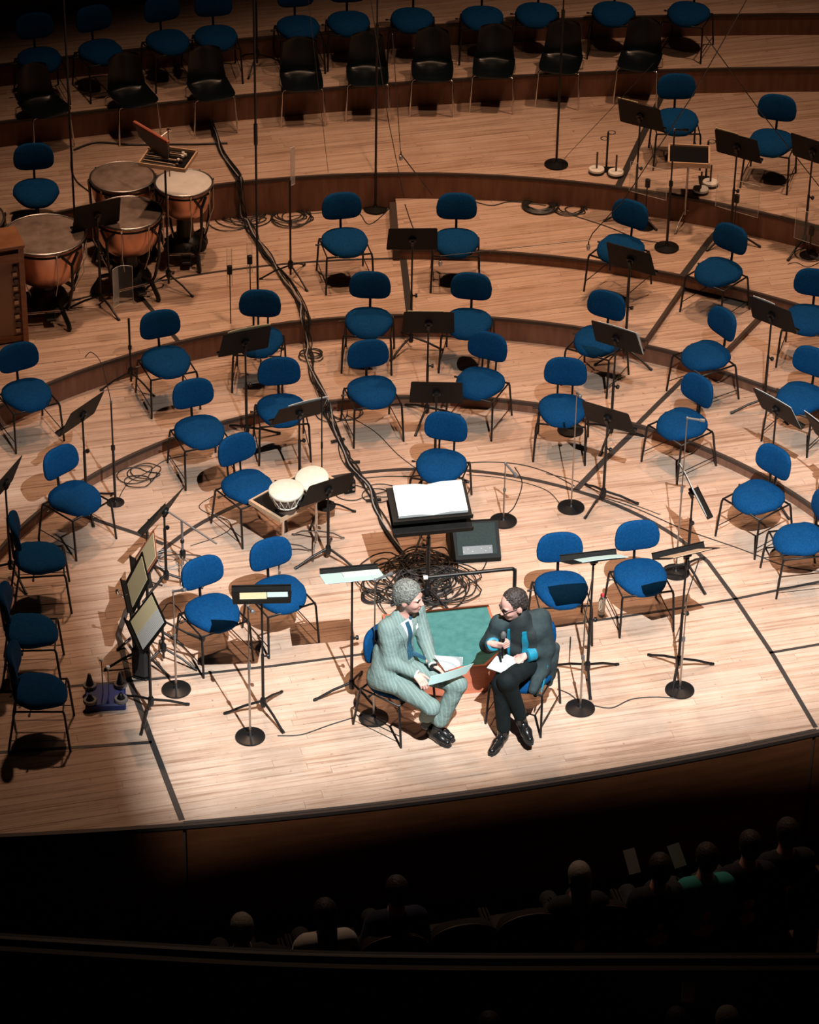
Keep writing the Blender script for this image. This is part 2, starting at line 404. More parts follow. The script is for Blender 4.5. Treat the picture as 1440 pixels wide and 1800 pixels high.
def board_pieces(v0, v1, u0, u1, inner, conv, rnd, lmin=1.8, lmax=4.2):
    """polygons of single boards in rows along the stage axis, outside `inner`, inside `conv`"""
    out = []; v = v0; gap = 0.0016
    while v < v1:
        a, b = v+gap, v+BW-gap
        vv = [a+(b-a)*k/3 for k in range(4)]
        segs = []
        if inner is None: segs.append(([u0]*4, [u1]*4))
        else:
            iv = [inner(t) for t in vv]
            if all(i is None for i in iv): segs.append(([u0]*4, [u1]*4))
            else:
                mid = [i for i in iv if i is not None]; m0 = sum(i[0]+i[1] for i in mid)/(2*len(mid))
                segs.append(([u0]*4, [(i[0] if i else m0) for i in iv]))
                segs.append(([(i[1] if i else m0) for i in iv], [u1]*4))
        for L, R in segs:
            lo, hi = min(L), max(R)
            if hi-lo < .02: continue
            cuts = []; x = u0-rnd.random()*lmax
            while x < hi:
                x += lmin+rnd.random()*(lmax-lmin)
                if lo+.15 < x < hi-.15: cuts.append(x)
            edges = [None]+cuts+[None]
            for k in range(len(edges)-1):
                l = L if edges[k] is None else [max(edges[k]+.0008, q) for q in L]
                r = R if edges[k+1] is None else [min(edges[k+1]-.0008, q) for q in R]
                l = [min(x_, y_) for x_, y_ in zip(l, r)]
                poly = [(l[j], vv[j]) for j in (3, 2, 1, 0)]+[(r[j], vv[j]) for j in (0, 1, 2, 3)]
                P2 = [tuple(E1*p[0]+E2*p[1]) for p in poly]
                if conv: P2 = clip(P2, conv)
                Q = []
                for p in P2:
                    if not Q or abs(p[0]-Q[-1][0])+abs(p[1]-Q[-1][1]) > 1e-5: Q.append(p)
                if len(Q) >= 3 and area(Q) > .002: out.append(Q)
        v += BW
    return out
def in_view(poly, z, mg=60):
    for p in poly:
        x, y = proj((p[0], p[1], z))
        if -mg < x < 1440+mg and -mg < y < 1800+mg: return True
    return False
def lay_boards(floor, polys, z, single, rnd):
    near = [p for p in polys if in_view(p, z)]
    far = [p for p in polys if not in_view(p, z) and in_view(p, z, 900)]
    polys = near; th = 0.014
    if single:
        for p in polys[:300]:
            b = MB().prism(p, z-th, z+rnd.uniform(-.0006, .0006)); b.tone = [rnd.random()]*len(b.f)
            b.build('plank', 'boards', floor)
        polys = polys[300:]
    polys = polys+far
    if polys:
        b = MB(); tn = []
        for p in polys:
            n = len(b.f); b.prism(p, z-th, z+rnd.uniform(-.0006, .0006)); tn += [rnd.random()]*(len(b.f)-n)
        b.tone = tn
        o = b.build('plank', 'boards', floor); o['kind'] = 'stuff'; o['label'] = 'narrow wooden floorboards laid in rows'
def u_path(c, r, a0, a1, n=72, down=0.0):
    pts = []
    if down and a0 <= 0: pts.append((c[0]+r, c[1]-down))
    for i in range(n+1):
        a = a0+(a1-a0)*i/n; pts.append((c[0]+r*math.cos(a), c[1]+r*math.sin(a)))
    if down and a1 >= PI: pts.append((c[0]-r, c[1]-down))
    return pts
def level(label, c, r, zb, zt, depth, a0, a1, single=False, conv=None, inner=True, seed=1, vr=None):
    rnd = random.Random(seed)
    down = 3.0
    I = u_path(c, r, a0, a1, 72, down); O = u_path(c, r+depth, a0, a1, 72, down)
    b = MB(); n = len(I); zs = zt-.013
    vs_ = [(p[0], p[1], zs) for p in I]+[(p[0], p[1], zs) for p in O]+[(p[0], p[1], zb-.02) for p in I]+[(p[0], p[1], zb-.02) for p in O]
    fs = []
    for i in range(n-1):
        fs += [(i, n+i, n+i+1, i+1), (2*n+i, 2*n+i+1, 3*n+i+1, 3*n+i), (i, i+1, 2*n+i+1, 2*n+i), (n+i, 3*n+i, 3*n+i+1, n+i+1)]
    fs += [(0, 2*n, 3*n, n), (n-1, 2*n-1, 4*n-1, 3*n-1)]
    b.add(vs_, fs)
    fl = b.build('floor', 'subfloor'); tag(fl, label, None, None, 'structure')
    # riser face: a thin curved board in front of the body, and a dark nosing above it
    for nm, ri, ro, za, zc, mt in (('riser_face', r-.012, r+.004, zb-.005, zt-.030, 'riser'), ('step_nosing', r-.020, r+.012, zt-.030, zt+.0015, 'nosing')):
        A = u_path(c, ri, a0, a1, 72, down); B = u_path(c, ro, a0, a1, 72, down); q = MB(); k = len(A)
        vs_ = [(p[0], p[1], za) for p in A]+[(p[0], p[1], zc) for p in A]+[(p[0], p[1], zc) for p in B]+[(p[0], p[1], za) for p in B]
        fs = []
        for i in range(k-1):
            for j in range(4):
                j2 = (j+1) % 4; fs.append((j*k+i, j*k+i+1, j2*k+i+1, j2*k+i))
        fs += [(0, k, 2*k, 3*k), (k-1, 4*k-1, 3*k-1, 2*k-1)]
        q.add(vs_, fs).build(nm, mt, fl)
    wedge = conv
    if wedge is None and a1-a0 < PI*.98:
        big = r+depth+3.0
        wedge = [tuple(c), (c[0]+big*math.cos(a0), c[1]+big*math.sin(a0))]
        k = 8
        for i in range(1, k): 
            a = a0+(a1-a0)*i/k; wedge.append((c[0]+big*math.cos(a), c[1]+big*math.sin(a)))
        wedge.append((c[0]+big*math.cos(a1), c[1]+big*math.sin(a1)))
    v0, v1 = vr
    cen = np.array(c)
    ps = board_pieces(v0, v1, -8, 8, circle_half(cen, r), wedge, rnd)
    # trim the far side: keep boards that start inside the ring depth
    ps = [p for p in ps if min(math.hypot(q[0]-c[0], q[1]-c[1]) for q in p) < r+depth]
    lay_boards(fl, ps, zt, single, rnd)
    return fl
def strip(parent, pts, w, z, h=0.004, m_='seam', name='seam_strip'):
    P = [np.array(p[:2], float) for p in pts]; k = len(P); L = []; R = []
    for i in range(k):
        t = P[min(i+1, k-1)]-P[max(i-1, 0)]; t /= np.linalg.norm(t); nn = np.array([-t[1], t[0]])
        L.append(P[i]+nn*w/2); R.append(P[i]-nn*w/2)
    b = MB()
    vs_ = [(*p, z-.012) for p in L]+[(*p, z+h) for p in L]+[(*p, z+h) for p in R]+[(*p, z-.012) for p in R]
    fs = []
    for i in range(k-1):
        for j in range(4):
            j2 = (j+1) % 4; fs.append((j*k+i, j*k+i+1, j2*k+i+1, j2*k+i))
    fs += [(0, k, 2*k, 3*k), (k-1, 4*k-1, 3*k-1, 2*k-1)]
    return b.add(vs_, fs).build(name, m_, parent)

# outline of the centre lift, counter-clockwise
lift_right = [at(1293, 1053), at(1360, 1153), at(1434, 1278)]
lift_left = [at(318, 1440), at(267, 1303), at(227, 1193), at(207, 1137)]
arcA = []
aL = ang(at(283, 972), CA); aR = ang(at(1247, 987), CA)
for i in range(41):
    a = aR+(aL-aR)*i/40; arcA.append((CA[0]+RA*math.cos(a), CA[1]+RA*math.sin(a)))
left_top = [tuple(at(222, 1075)[:2]), tuple(at(208, 1115)[:2])]
af0 = ang(at(322, 1444), CF); af1 = ang(at(1436, 1283), CF)
front_arc = [(CF[0]+RF*math.cos(af0+(af1-af0)*i/24), CF[1]+RF*math.sin(af0+(af1-af0)*i/24)) for i in range(25)]
right_side = [tuple(at(1360, 1153)[:2]), tuple(at(1293, 1053)[:2])]
left_side = left_top+[tuple(at(227, 1193)[:2]), tuple(at(267, 1303)[:2])]
LIFT = front_arc+right_side+arcA+left_side
def hull(pts):
    pts = sorted(set(pts)); lo = []; up = []
    for p in pts:
        while len(lo) >= 2 and (lo[-1][0]-lo[-2][0])*(p[1]-lo[-2][1])-(lo[-1][1]-lo[-2][1])*(p[0]-lo[-2][0]) <= 0: lo.pop()
        lo.append(p)
    for p in reversed(pts):
        while len(up) >= 2 and (up[-1][0]-up[-2][0])*(p[1]-up[-2][1])-(up[-1][1]-up[-2][1])*(p[0]-up[-2][0]) <= 0: up.pop()
        up.append(p)
    return lo[:-1]+up[:-1]
LIFTH = hull(LIFT)
af_a = ang(at(-200, 1480), CF); af_b = ang(at(1640, 1235), CF)
FRONT = [(CF[0]+RF*math.cos(af_a+(af_b-af_a)*i/40), CF[1]+RF*math.sin(af_a+(af_b-af_a)*i/40)) for i in range(41)]
L0POLY = hull(FRONT+[(8, 1.6), (8, 6), (-8, 6), (-8, -1.2)])
L0CLIP = hull(FRONT+[(7.9, 1.7), (7.9, 5.4), (-7.9, 5.4), (-7.9, -1.1)])

# floor of the main level: side sections and the centre lift
b = MB().prism(L0POLY, -0.30, -0.016)
floor0 = tag(b.build('floor', 'subfloor'), 'lowest stage level of pale boards around the centre lift', None, None, 'structure')
rnd = random.Random(3)
lay_boards(floor0, board_pieces(-3.2, 6.0, -8, 8.5, poly_interval(LIFTH), L0CLIP, rnd), 0.0, True, rnd)
b = MB().prism(LIFTH, -0.12, -0.0155)
lift = tag(b.build('floor', 'subfloor'), 'brightly lit centre stage lift of pale boards at the front', None, None, 'structure')
lay_boards(lift, board_pieces(-3.2, 6.0, -4, 6, None, LIFTH, random.Random(5)), 0.0, True, random.Random(6))
strip(lift, arcA, 0.045, 0.0)
strip(lift, [arcA[-1]]+left_side+[tuple(at(320, 1442)[:2])], 0.05, 0.0)
strip(lift, [arcA[0]]+right_side[::-1]+[tuple(at(1434, 1279)[:2])], 0.04, 0.0)
strip(lift, [at(110, 1208), at(280, 1193), at(480, 1171), at(647, 1149)], 0.03, 0.0)
strip(lift, [at(647, 1149), at(967, 1103), at(1173, 1073), at(1293, 1053)], 0.028, 0.0)
strip(floor0, [at(1293, 1053), at(1440, 1023), at(1520, 1008)], 0.03, 0.0)
strip(floor0, [at(1353, 1148), at(1440, 1133), at(1520, 1120)], 0.03, 0.0)
strip(floor0, [at(-60, 1328), at(0, 1323), at(267, 1305)], 0.035, 0.0)
strip(floor0, [at(-60, 1222), at(110, 1208)], 0.03, 0.0)
strip(floor0, [at(-40, 826), at(83, 874), at(140, 905), at(240, 938), at(288, 957)], 0.045, 0.0)
strip(floor0, [at(1012, 862), at(1060, 812), at(1117, 757)], 0.06, 0.0)
strip(lift, front_arc, 0.03, 0.0, 0.003)

# raised rings
f1 = level('first low curved step of boards behind the centre lift', C1, R1, 0.0, Z1, 1.6, -0.05, PI+0.05, seed=11, vr=(0.5, 6.3))
strip(f1, [at(1122, 745, Z1), at(1160, 707, Z1), at(1201, 667, Z1)], 0.05, Z1)
f2 = level('second curved step of boards under the timpani and rear desks', C2, R2, Z1, Z2, 2.65, AR1, PI+0.05, seed=12, vr=(-0.5, 9.2))
fw_ = level('small wedge of boards lowered beside the second step', C2, R2, Z1, ZW, 1.9, AR2, AR1, seed=13, vr=(0, 8))
fr_ = level('lower right section of the second curved step', C2, R2, Z1, ZR, 1.9, -0.05, AR2, seed=14, vr=(-3, 8))
for a, za, zb_, par in ((AR1, ZW, Z2, f2), (AR2, ZR, ZW, fw_)):
    q = MB(); d = np.array([math.cos(a), math.sin(a)]); nn = np.array([d[1], -d[0]])
    p0 = C2+d*(R2-.02); p1 = C2+d*(R2+1.75)
    mid = (p0+p1)/2+nn*.006
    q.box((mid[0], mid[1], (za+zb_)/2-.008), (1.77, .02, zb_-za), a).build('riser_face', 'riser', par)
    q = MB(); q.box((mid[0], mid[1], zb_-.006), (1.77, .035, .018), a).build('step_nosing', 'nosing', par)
f3 = level('third curved step of boards on the right half', C3, R3, Z2, Z3, 1.25, -0.05, ACEN, seed=15, vr=(-3, 9.2))
q = MB(); d = np.array([math.cos(ACEN), math.sin(ACEN)]); mid = C3+d*(R3+.47)
q.box((mid[0]-.03, mid[1], Z3-.06), (1.02, .07, .122), ACEN).build('step_nosing', 'nosing', f3)
strip(f2, [tuple(C2+np.array([math.cos(t), math.sin(t)])*(rr)) for t, rr in ((ang(at(720, 548, Z2), C2), R2+.02), (ang(at(708, 450, Z2), C2), 7.0-.1))], 0.07, Z2)
strip(f2, u_path(C3, R3, ACEN, PI*.88, 30), 0.03, Z2)
strip(f2, [tuple(C2+np.array([math.cos(ALEFT), math.sin(ALEFT)])*rr) for rr in (R2+.01, R2+.9, 8.0)], 0.045, Z2)
d3 = AR1+0.012
strip(f3, [tuple(at(1201, 484, Z3)[:2]), tuple(at(1248, 422, Z3)[:2]), tuple(at(1275, 392, Z3)[:2])], 0.07, Z3)
f4 = level('broad curved step of boards in front of the choir chairs', C4, R4, Z2, Z4, 2.9, -0.05, PI+.05, seed=16, vr=(-3, 11.2))
strip(f4, [tuple(at(1086, 330, Z4)[:2]), tuple(at(1125, 248, Z4)[:2]), tuple(at(1165, 166, Z4)[:2])], 0.07, Z4)
def choir(label, c, r, zb, zt, depth, seed, vr):
    a0 = PI/2-0.62; a1 = PI/2+0.62
    a0 = ang((6.5, c[1]+math.sqrt(max(r*r-(6.5-c[0])**2, .1))), c); a1 = ang((-6.5, c[1]+math.sqrt(max(r*r-(-6.5-c[0])**2, .1))), c)
    return level(label, c, r, zb, zt, depth, a0, a1, seed=seed, vr=vr)
f5 = choir('lower choir step of boards behind the black shell chairs', C5, R5, Z4, Z5, 1.3, 17, (7.5, 12.5))
f6 = choir('upper choir step of boards under the rear chairs', C6, R6, Z5, Z6, 1.4, 18, (8.5, 13.2))
f7 = choir('topmost choir step at the back of the stage', C7, R7, Z6, Z7, 1.6, 19, (9.5, 14.5))

# stage front: curved wooden fascia in panels with dark joints, and the stalls floor below
ZS = -1.25
fas = tag(empty('wall_front', (CF[0], CF[1], 0)), 'curved dark wooden front of the stage above the stalls', None, None, 'structure')
cuts = [ang(at(-200, 1480), CF), ang(at(324, 1446), CF), ang(at(1430, 1284), CF), ang(at(1640, 1235), CF)]
for i in range(3):
    g0, g1 = cuts[i]+.0006, cuts[i+1]-.0006
    A = [((RF+.03)*math.cos(g0+(g1-g0)*k/24), (RF+.03)*math.sin(g0+(g1-g0)*k/24)) for k in range(25)]
    B = [((RF+.008)*math.cos(g0+(g1-g0)*k/24), (RF+.008)*math.sin(g0+(g1-g0)*k/24)) for k in range(25)]
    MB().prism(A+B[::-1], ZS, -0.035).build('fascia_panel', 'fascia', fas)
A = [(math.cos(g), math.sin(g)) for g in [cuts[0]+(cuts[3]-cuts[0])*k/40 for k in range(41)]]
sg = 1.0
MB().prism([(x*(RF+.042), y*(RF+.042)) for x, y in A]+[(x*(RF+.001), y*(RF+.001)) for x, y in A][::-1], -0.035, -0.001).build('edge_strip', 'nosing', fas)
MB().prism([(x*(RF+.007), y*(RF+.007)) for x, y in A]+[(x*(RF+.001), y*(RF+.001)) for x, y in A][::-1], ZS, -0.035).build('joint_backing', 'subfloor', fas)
b = MB().prism([(-10.8, -12), (10.8, -12), (10.8, 3), (-10.8, 3)], ZS-.05, ZS)
M['stalls_floor'] = noisy(mat('stalls_floor_wood', rough=0.7), (0.13, 0.065, 0.035), (0.20, 0.105, 0.055), 3, 4, (1, 10, 1), AXIS)
tag(b.build('floor', 'stalls_floor'), 'dark wooden floor of the stalls below the stage', None, None, 'structure')

# the theatre spotlight above the hall: housing and four shutter blades that cut the beam to the lift
kl = Vector(KEY)
sp = empty('profile_spotlight', KEY, 0, 'black theatre spotlight with shutter blades high above the stalls', 'spotlight')
def blade(A, Bp, out, t, nm='shutter_blade'):
    A = np.array([*A, 0.0]); Bp = np.array([*Bp, 0.0]); o = np.array([*out, 0.0])
    pts = [(A-KEY)*t, (Bp-KEY)*t, (Bp+o-KEY)*t, (A+o-KEY)*t]
    d = np.array([0.3-KEY[0], 1.0-KEY[1], -KEY[2]]); d = d/np.linalg.norm(d)*.004
    q = MB(); q.add([tuple(p) for p in pts]+[tuple(p-d) for p in pts], [(0, 1, 2, 3), (7, 6, 5, 4), (0, 4, 5, 1), (1, 5, 6, 2), (2, 6, 7, 3), (3, 7, 4, 0)])
    q.build(nm, 'black', sp)
blade((-1.45, -3.2), (-3.0, 2.6), (-6, -1.5), 0.075)          # left edge of the beam
blade((-4.0, -2.20), (6.5, 0.50), (2.0, -7), 0.07)            # front edge
blade((3.55, -1.0), (5.6, 4.6), (7, 0), 0.06)                 # right edge
blade((-7, 1.9), (9, 5.9), (0, 12), 0.016)                      # back edge, close to the lamp and so soft
dirk = (Vector((0.5, 1.6, 0))-kl).normalized()
rotm = dirk.to_track_quat('Z', 'Y').to_matrix().to_4x4()
MB().lathe([(.17, -.02), (.17, -.10), (.15, -.55), (.10, -.60), (.02, -.60), (.02, -.56), (.14, -.5), (.155, -.1), (.155, -.02)], 20, M4=rotm).build('lamp_housing', 'black', sp, True)
# ------------------------------------------------------------------ chairs
def superring(a, b, n, k, z, droop=None):
    out = []
    for i in range(k):
        t = 2*PI*i/k; c, s_ = math.cos(t), math.sin(t)
        x = a*math.copysign(abs(c)**(2/n), c); y = b*math.copysign(abs(s_)**(2/n), s_)
        out.append((x, y, z+(droop(x, y) if droop else 0)))
    return out
def stack_rings(rings):
    mb = MB(); k = len(rings[0]); vs_ = [p for r in rings for p in r]; fs = []
    for i in range(len(rings)-1):
        for j in range(k): fs.append((i*k+j, i*k+(j+1) % k, (i+1)*k+(j+1) % k, (i+1)*k+j))
    fs.append(tuple(range(k-1, -1, -1))); fs.append(tuple(range((len(rings)-1)*k, len(rings)*k)))
    mb.add(vs_, fs); return mb
def seat_mesh(m_):
    dr = lambda x, y: -2.0*max(0, x-.05)**2-0.35*(abs(y)*abs(y))+0.012*(x < -.1)
    rings = [superring(.225*s, .235*s, 2.7, 28, z, dr) for s, z in ((.25, .425), (.80, .425), (.95, .432), (1.0, .452), (.985, .475), (.92, .490), (.75, .500), (.45, .506), (.12, .508))]
    rings = [[(x, y*(1-.22*max(0, x)/.225), z) for x, y, z in r] for r in rings]
    return stack_rings(rings).mesh('seat', m_, True, 60)
def back_mesh(m_):
    rings = []
    for s, d in ((.3, -.024), (.86, -.024), (.97, -.016), (1.0, 0), (.97, .016), (.86, .024), (.3, .027)):
        ring = []
        for (y, z, _) in superring(.205*s, .142*s, 3.3, 28, 0):
            yy = y*(1-0.10*(z > 0)*(z/.14)); ring.append((d+0.95*yy*yy, yy, z))
        rings.append(ring)
    return stack_rings(rings).mesh('backrest', m_, True, 60)
CH = {}
for key in ('blue',):
    CH['seat_'+key] = seat_mesh(key); CH['back_'+key] = back_mesh(key)
CH['frame'] = MB().tube([(.20, -.225, .40), (.20, .225, .40), (-.19, .225, .40), (-.19, -.225, .40)], .0105, 8, True).mesh('seat_frame', 'black', True, 60)
CH['leg_f'] = MB().tube([(.20, .225, .405), (.212, .232, .37), (.245, .245, 0)], .0105, 8).mesh('leg', 'black', True, 60)
CH['leg_r'] = MB().tube([(-.19, .225, .405), (-.203, .230, .37), (-.265, .240, 0)], .0105, 8).mesh('leg', 'black', True, 60)
CH['leg_f2'] = MB().tube([(.20, -.225, .405), (.212, -.232, .37), (.245, -.245, 0)], .0105, 8).mesh('leg', 'black', True, 60)
CH['leg_r2'] = MB().tube([(-.19, -.225, .405), (-.203, -.230, .37), (-.265, -.240, 0)], .0105, 8).mesh('leg', 'black', True, 60)
CH['stretch'] = MB().tube([(.234, .24, .11), (-.246, .237, .11)], .0045, 6).mesh('stretcher', 'black', True, 60)
CH['stretch2'] = MB().tube([(.234, -.24, .11), (-.246, -.237, .11)], .0045, 6).mesh('stretcher', 'black', True, 60)
CH['mount'] = MB().box((0, 0, .412), (.16, .14, .03), bev=.008).box((-.02, 0, .402), (.36, .03, .016)).mesh('seat_mount', 'black')
CH['post'] = MB().tube([(-.08, 0, .405), (-.20, 0, .42), (-.225, 0, .46), (-.245, 0, .72)], .013, 8).mesh('back_post', 'black', True, 60)
CH['post_l'] = MB().tube([(-.08, .07, .405), (-.20, .07, .42), (-.225, .07, .46), (-.245, .07, .72)], .010, 8).mesh('back_post', 'black', True, 60)
CH['post_r'] = MB().tube([(-.08, -.07, .405), (-.20, -.07, .42), (-.225, -.07, .46), (-.245, -.07, .72)], .010, 8).mesh('back_post', 'black', True, 60)
CH['lever'] = MB().tube([(-.05, -.10, .41), (-.07, -.27, .405)], .006, 6).tube([(-.07, -.262, .405), (-.072, -.29, .404)], .011, 6).mesh('height_lever', 'black', True, 60)
def orchestra_chair(xyz, yaw, label, group=None, twin=False, color='blue', name='orchestra_chair', tilt=-9):
    t = empty(name, xyz, yaw, label, 'chair', group)
    put('seat', CH['seat_'+color], t)
    put('backrest', CH['back_'+color], t, (-.215, 0, .745), (0, math.radians(tilt), 0))
    put('seat_frame', CH['frame'], t); put('seat_mount', CH['mount'], t); put('height_lever', CH['lever'], t)
    if twin: put('back_post', CH['post_l'], t); put('back_post', CH['post_r'], t)
    else: put('back_post', CH['post'], t)
    for k in ('leg_f', 'leg_r', 'leg_f2', 'leg_r2'): put('leg', CH[k], t)
    put('stretcher', CH['stretch'], t); put('stretcher', CH['stretch2'], t)
    return t
def chair_from(seat, back, z, label, twin=False, yaw=None, color='blue'):
    s = at(*seat, z+.495); bk = at(*back, z+.745)
    y = math.atan2(s[1]-bk[1], s[0]-bk[0]) if yaw is None else math.radians(yaw)
    return orchestra_chair((s[0], s[1], z), y, label, 'blue orchestra chairs on the stage', twin, color)
CHAIRS = [
 # seat pixel, back pixel, level, label, twin posts, yaw
 ((1190, 206), (1188, 149), Z4, 'dark blue orchestra chair on the broad rear step, beside a small black-topped table', False, None),
 ((1357, 243), (1367, 190), Z4, 'dark blue orchestra chair on the broad rear step, rightmost of that step', False, None),
 ((1090, 430), (1112, 375), Z3, 'dark blue orchestra chair below the small black-topped table, its seat half behind a black desk', False, None),
 ((1262, 471), (1277, 425), ZW, 'dark blue orchestra chair turned left over the lowered wedge of boards', False, None),
 ((1423, 554), (1425, 507), ZR, 'dark blue orchestra chair cut by the right edge, upper of two there', False, -105),
 ((607, 418), (598, 358), Z2, 'dark blue orchestra chair on the second step just below the rear round microphone base', False, None),
 ((802, 419), (803, 361), Z2, 'dark blue orchestra chair with its seat half behind the rearmost centre black desk', False, None),
 ((648, 559), (651, 500), Z1, 'dark blue orchestra chair facing straight out left of the middle centre desk', False, None),
 ((823, 561), (831, 497), Z1, 'dark blue orchestra chair turned slightly left, right of the middle centre desk', False, None),
 ((655, 681), (643, 617), 0, 'blue orchestra chair left of the front centre black desk', False, None),
 ((843, 666), (852, 612), 0, 'blue orchestra chair right of the front centre black desk', True, -114),
 ((775, 811), (789, 742), 0, 'blue orchestra chair alone behind the open conductor score', True, None),
 ((293, 628), (273, 560), Z1, 'dark blue orchestra chair in front of the clear screen by the timpani', False, None),
 ((455, 592), (458, 531), Z1, 'dark blue orchestra chair behind a black desk holding a cream part', True, None),
 ((48, 686), (27, 624), Z1, 'dark blue orchestra chair at the left edge below the wooden instrument case', False, None),
 ((352, 751), (337, 691), 0, 'blue orchestra chair just below the first step, left of the second-row desks', False, None),
 ((495, 713), (489, 649), 0, 'blue orchestra chair behind the desk tilted over the hand drums', False, None),
 ((437, 848), (410, 787), 0, 'blue orchestra chair touching the hand drum table', True, None),
 ((133, 868), (118, 813), 0, 'dark orchestra chair left of the small microphone base with coiled cable', False, -42),
 ((70, 972), (45, 918), 0, 'dark orchestra chair facing right, uppermost of three along the left edge', False, 8),
 ((55, 1100), (12, 1060), 0, 'dark orchestra chair facing right, middle of three along the left edge', False, 4),
 ((70, 1206), (24, 1160), 0, 'dark orchestra chair facing right, lowest of three along the left edge', False, 2),
 ((375, 1069), (345, 998), 0, 'bright blue orchestra chair left of its twin, by the stacked music desks', False, None),
 ((493, 1036), (473, 973), 0, 'bright blue orchestra chair in front of the hand drum table', False, None),
 ((988, 1028), (982, 958), 0, 'bright blue orchestra chair behind the man in the dark coat', False, None),
 ((1128, 1006), (1117, 938), 0, 'bright blue orchestra chair with a water bottle by its leg', False, None),
 ((990, 713), (996, 645), 0, 'blue orchestra chair below the first step, left of a desk and a tall microphone', True, None),
 ((1050, 592), (1062, 548), Z1, 'dark blue orchestra chair mostly hidden by a black desk with white part, right of centre', False, -118),
 ((1240, 618), (1263, 572), Z1, 'dark blue orchestra chair turned left in front of the lowered wedge', False, None),
 ((1198, 738), (1226, 687), 0, 'blue orchestra chair turned left behind a thin tall microphone, below the right step', False, None),
 ((1408, 692), (1428, 638), Z1, 'blue orchestra chair cut by the right edge, lower of two there', False, None),
 ((1332, 866), (1355, 818), 0, 'teal-lit orchestra chair turned left near the right end of the first step', False, -138),
 ((1405, 940), (1444, 890), 0, 'teal-lit orchestra chair cut by the right edge, facing left', False, 192),
]
for s_, b_, z_, lab, tw, yw in CHAIRS: chair_from(s_, b_, z_, lab, tw, yw)

# the tall stool-chair of the timpanist
def timp_stool():
    p = at(70, 448, Z2)
    t = empty('timpani_stool', (p[0], p[1], Z2), math.radians(-80), 'tall dark blue swivel chair behind the timpani at the left', 'chair')
    dz = .27
    put('seat', CH['seat_blue'], t, (0, 0, dz)); put('backrest', CH['back_blue'], t, (-.215, 0, .745+dz), (0, math.radians(-9), 0))
    put('back_post', CH['post'], t, (0, 0, dz)); put('seat_mount', CH['mount'], t, (0, 0, dz))
    MB().tube([(0, 0, .08), (0, 0, .40+dz)], .022, 12).build('gas_post', 'black', t, True)
    for k in range(5):
        a = 2*PI*k/5
        MB().tube([(0, 0, .10), (.16*math.cos(a), .16*math.sin(a), .07), (.28*math.cos(a), .28*math.sin(a), .012)], .014, 6).build('base_leg', 'black', t, True)
    MB().tube([(.17*math.cos(q), .17*math.sin(q), .30) for q in [2*PI*i/24 for i in range(24)]], .008, 6, True).build('foot_ring', 'black', t, True)
timp_stool()

# black shell chairs of the choir
def shell_mesh():
    prof = [(.235, .425, .20), (.21, .437, .215), (.12, .435, .222), (0, .430, .225), (-.10, .432, .225), (-.165, .447, .222), (-.20, .475, .215), (-.213, .53, .208), (-.222, .60, .198), (-.238, .70, .188), (-.255, .79, .175), (-.262, .825, .162), (-.264, .840, .130)]
    n = 12; V = []; F = []
    for side in (0, 1):
        for i, (x, z, w) in enumerate(prof):
            p0 = prof[max(i-1, 0)]; p1 = prof[min(i+1, len(prof)-1)]
            t = np.array([p1[0]-p0[0], p1[1]-p0[1]]); t /= np.linalg.norm(t); nr = np.array([t[1], -t[0]])*(.009 if side else 0)
            for j in range(n+1):
                s = -1+2*j/n; y = w*s
                cup = .035*s**4 if i < 6 else 0
                fwd = .05*s*s if i >= 6 else 0
                V.append((x+fwd+nr[0], y, z+cup+nr[1]))
    N = len(prof)*(n+1)
    for i in range(len(prof)-1):
        for j in range(n):
            a = i*(n+1)+j; F.append((a, a+1, a+n+2, a+n+1)); F.append((N+a, N+a+n+1, N+a+n+2, N+a+1))
    for i in range(len(prof)-1):
        for j in (0, n):
            a = i*(n+1)+j; F.append((a, a+n+1, N+a+n+1, N+a))
    for i in (0, len(prof)-1):
        for j in range(n):
            a = i*(n+1)+j; F.append((a, a+1, N+a+1, N+a))
    return MB().add(V, F).mesh('shell', 'shell', True, 50)
SH = {'shell': shell_mesh()}
for sx in (1, -1):
    for sy in (1, -1):
        SH[(sx, sy)] = MB().tube([(sx*.13-.01, sy*.10, .418), (sx*.17-.01, sy*.205, .415), (sx*.185-.01, sy*.222, .395), (sx*.225-.02, sy*.235, 0)], .0095, 8).mesh('leg', 'chrome', True, 60)
SHELLS = [((76, 190), 'far left, below a dark rear chair'), ((232, 172), 'second from the left, above the mallet tray'), ((370, 160), 'third from the left, over the thick cable run'), ((530, 144), 'fourth from the left'), ((646, 135), 'fifth from the left, behind a tall microphone pole'), ((760, 127), 'sixth from the left'), ((868, 121), 'seventh from the left'), ((986, 113), 'behind the tall rear microphone pole'), ((1125, 109), 'rightmost of the row')]
for i, (px, lab) in enumerate(SHELLS):
    p = at(*px, Z4+.43)
    yaw = math.atan2(C4[1]+1-p[1], C4[0]-p[0])+math.radians([6, 4, 2, -3, -2, 0, 0, 0, 2][i])
    t = empty('shell_chair', (p[0], p[1], Z4), yaw, 'black plastic shell chair on chrome legs, '+lab, 'chair', 'black shell chairs in front of the choir steps')
    put('shell', SH['shell'], t)
    for sx in (1, -1):
        for sy in (1, -1): put('leg', SH[(sx, sy)], t)
REAR = [((70, 98), 'first from the left'), ((178, 84), 'second from the left'), ((296, 67), 'third from the left'), ((380, 59), 'fourth from the left'), ((525, 42), 'fifth from the left'), ((613, 34), 'sixth from the left'), ((724, 28), 'seventh from the left'), ((848, 25), 'eighth from the left'), ((943, 19), 'third from the right'), ((1078, 17), 'second from the right'), ((1210, 17), 'rightmost')]
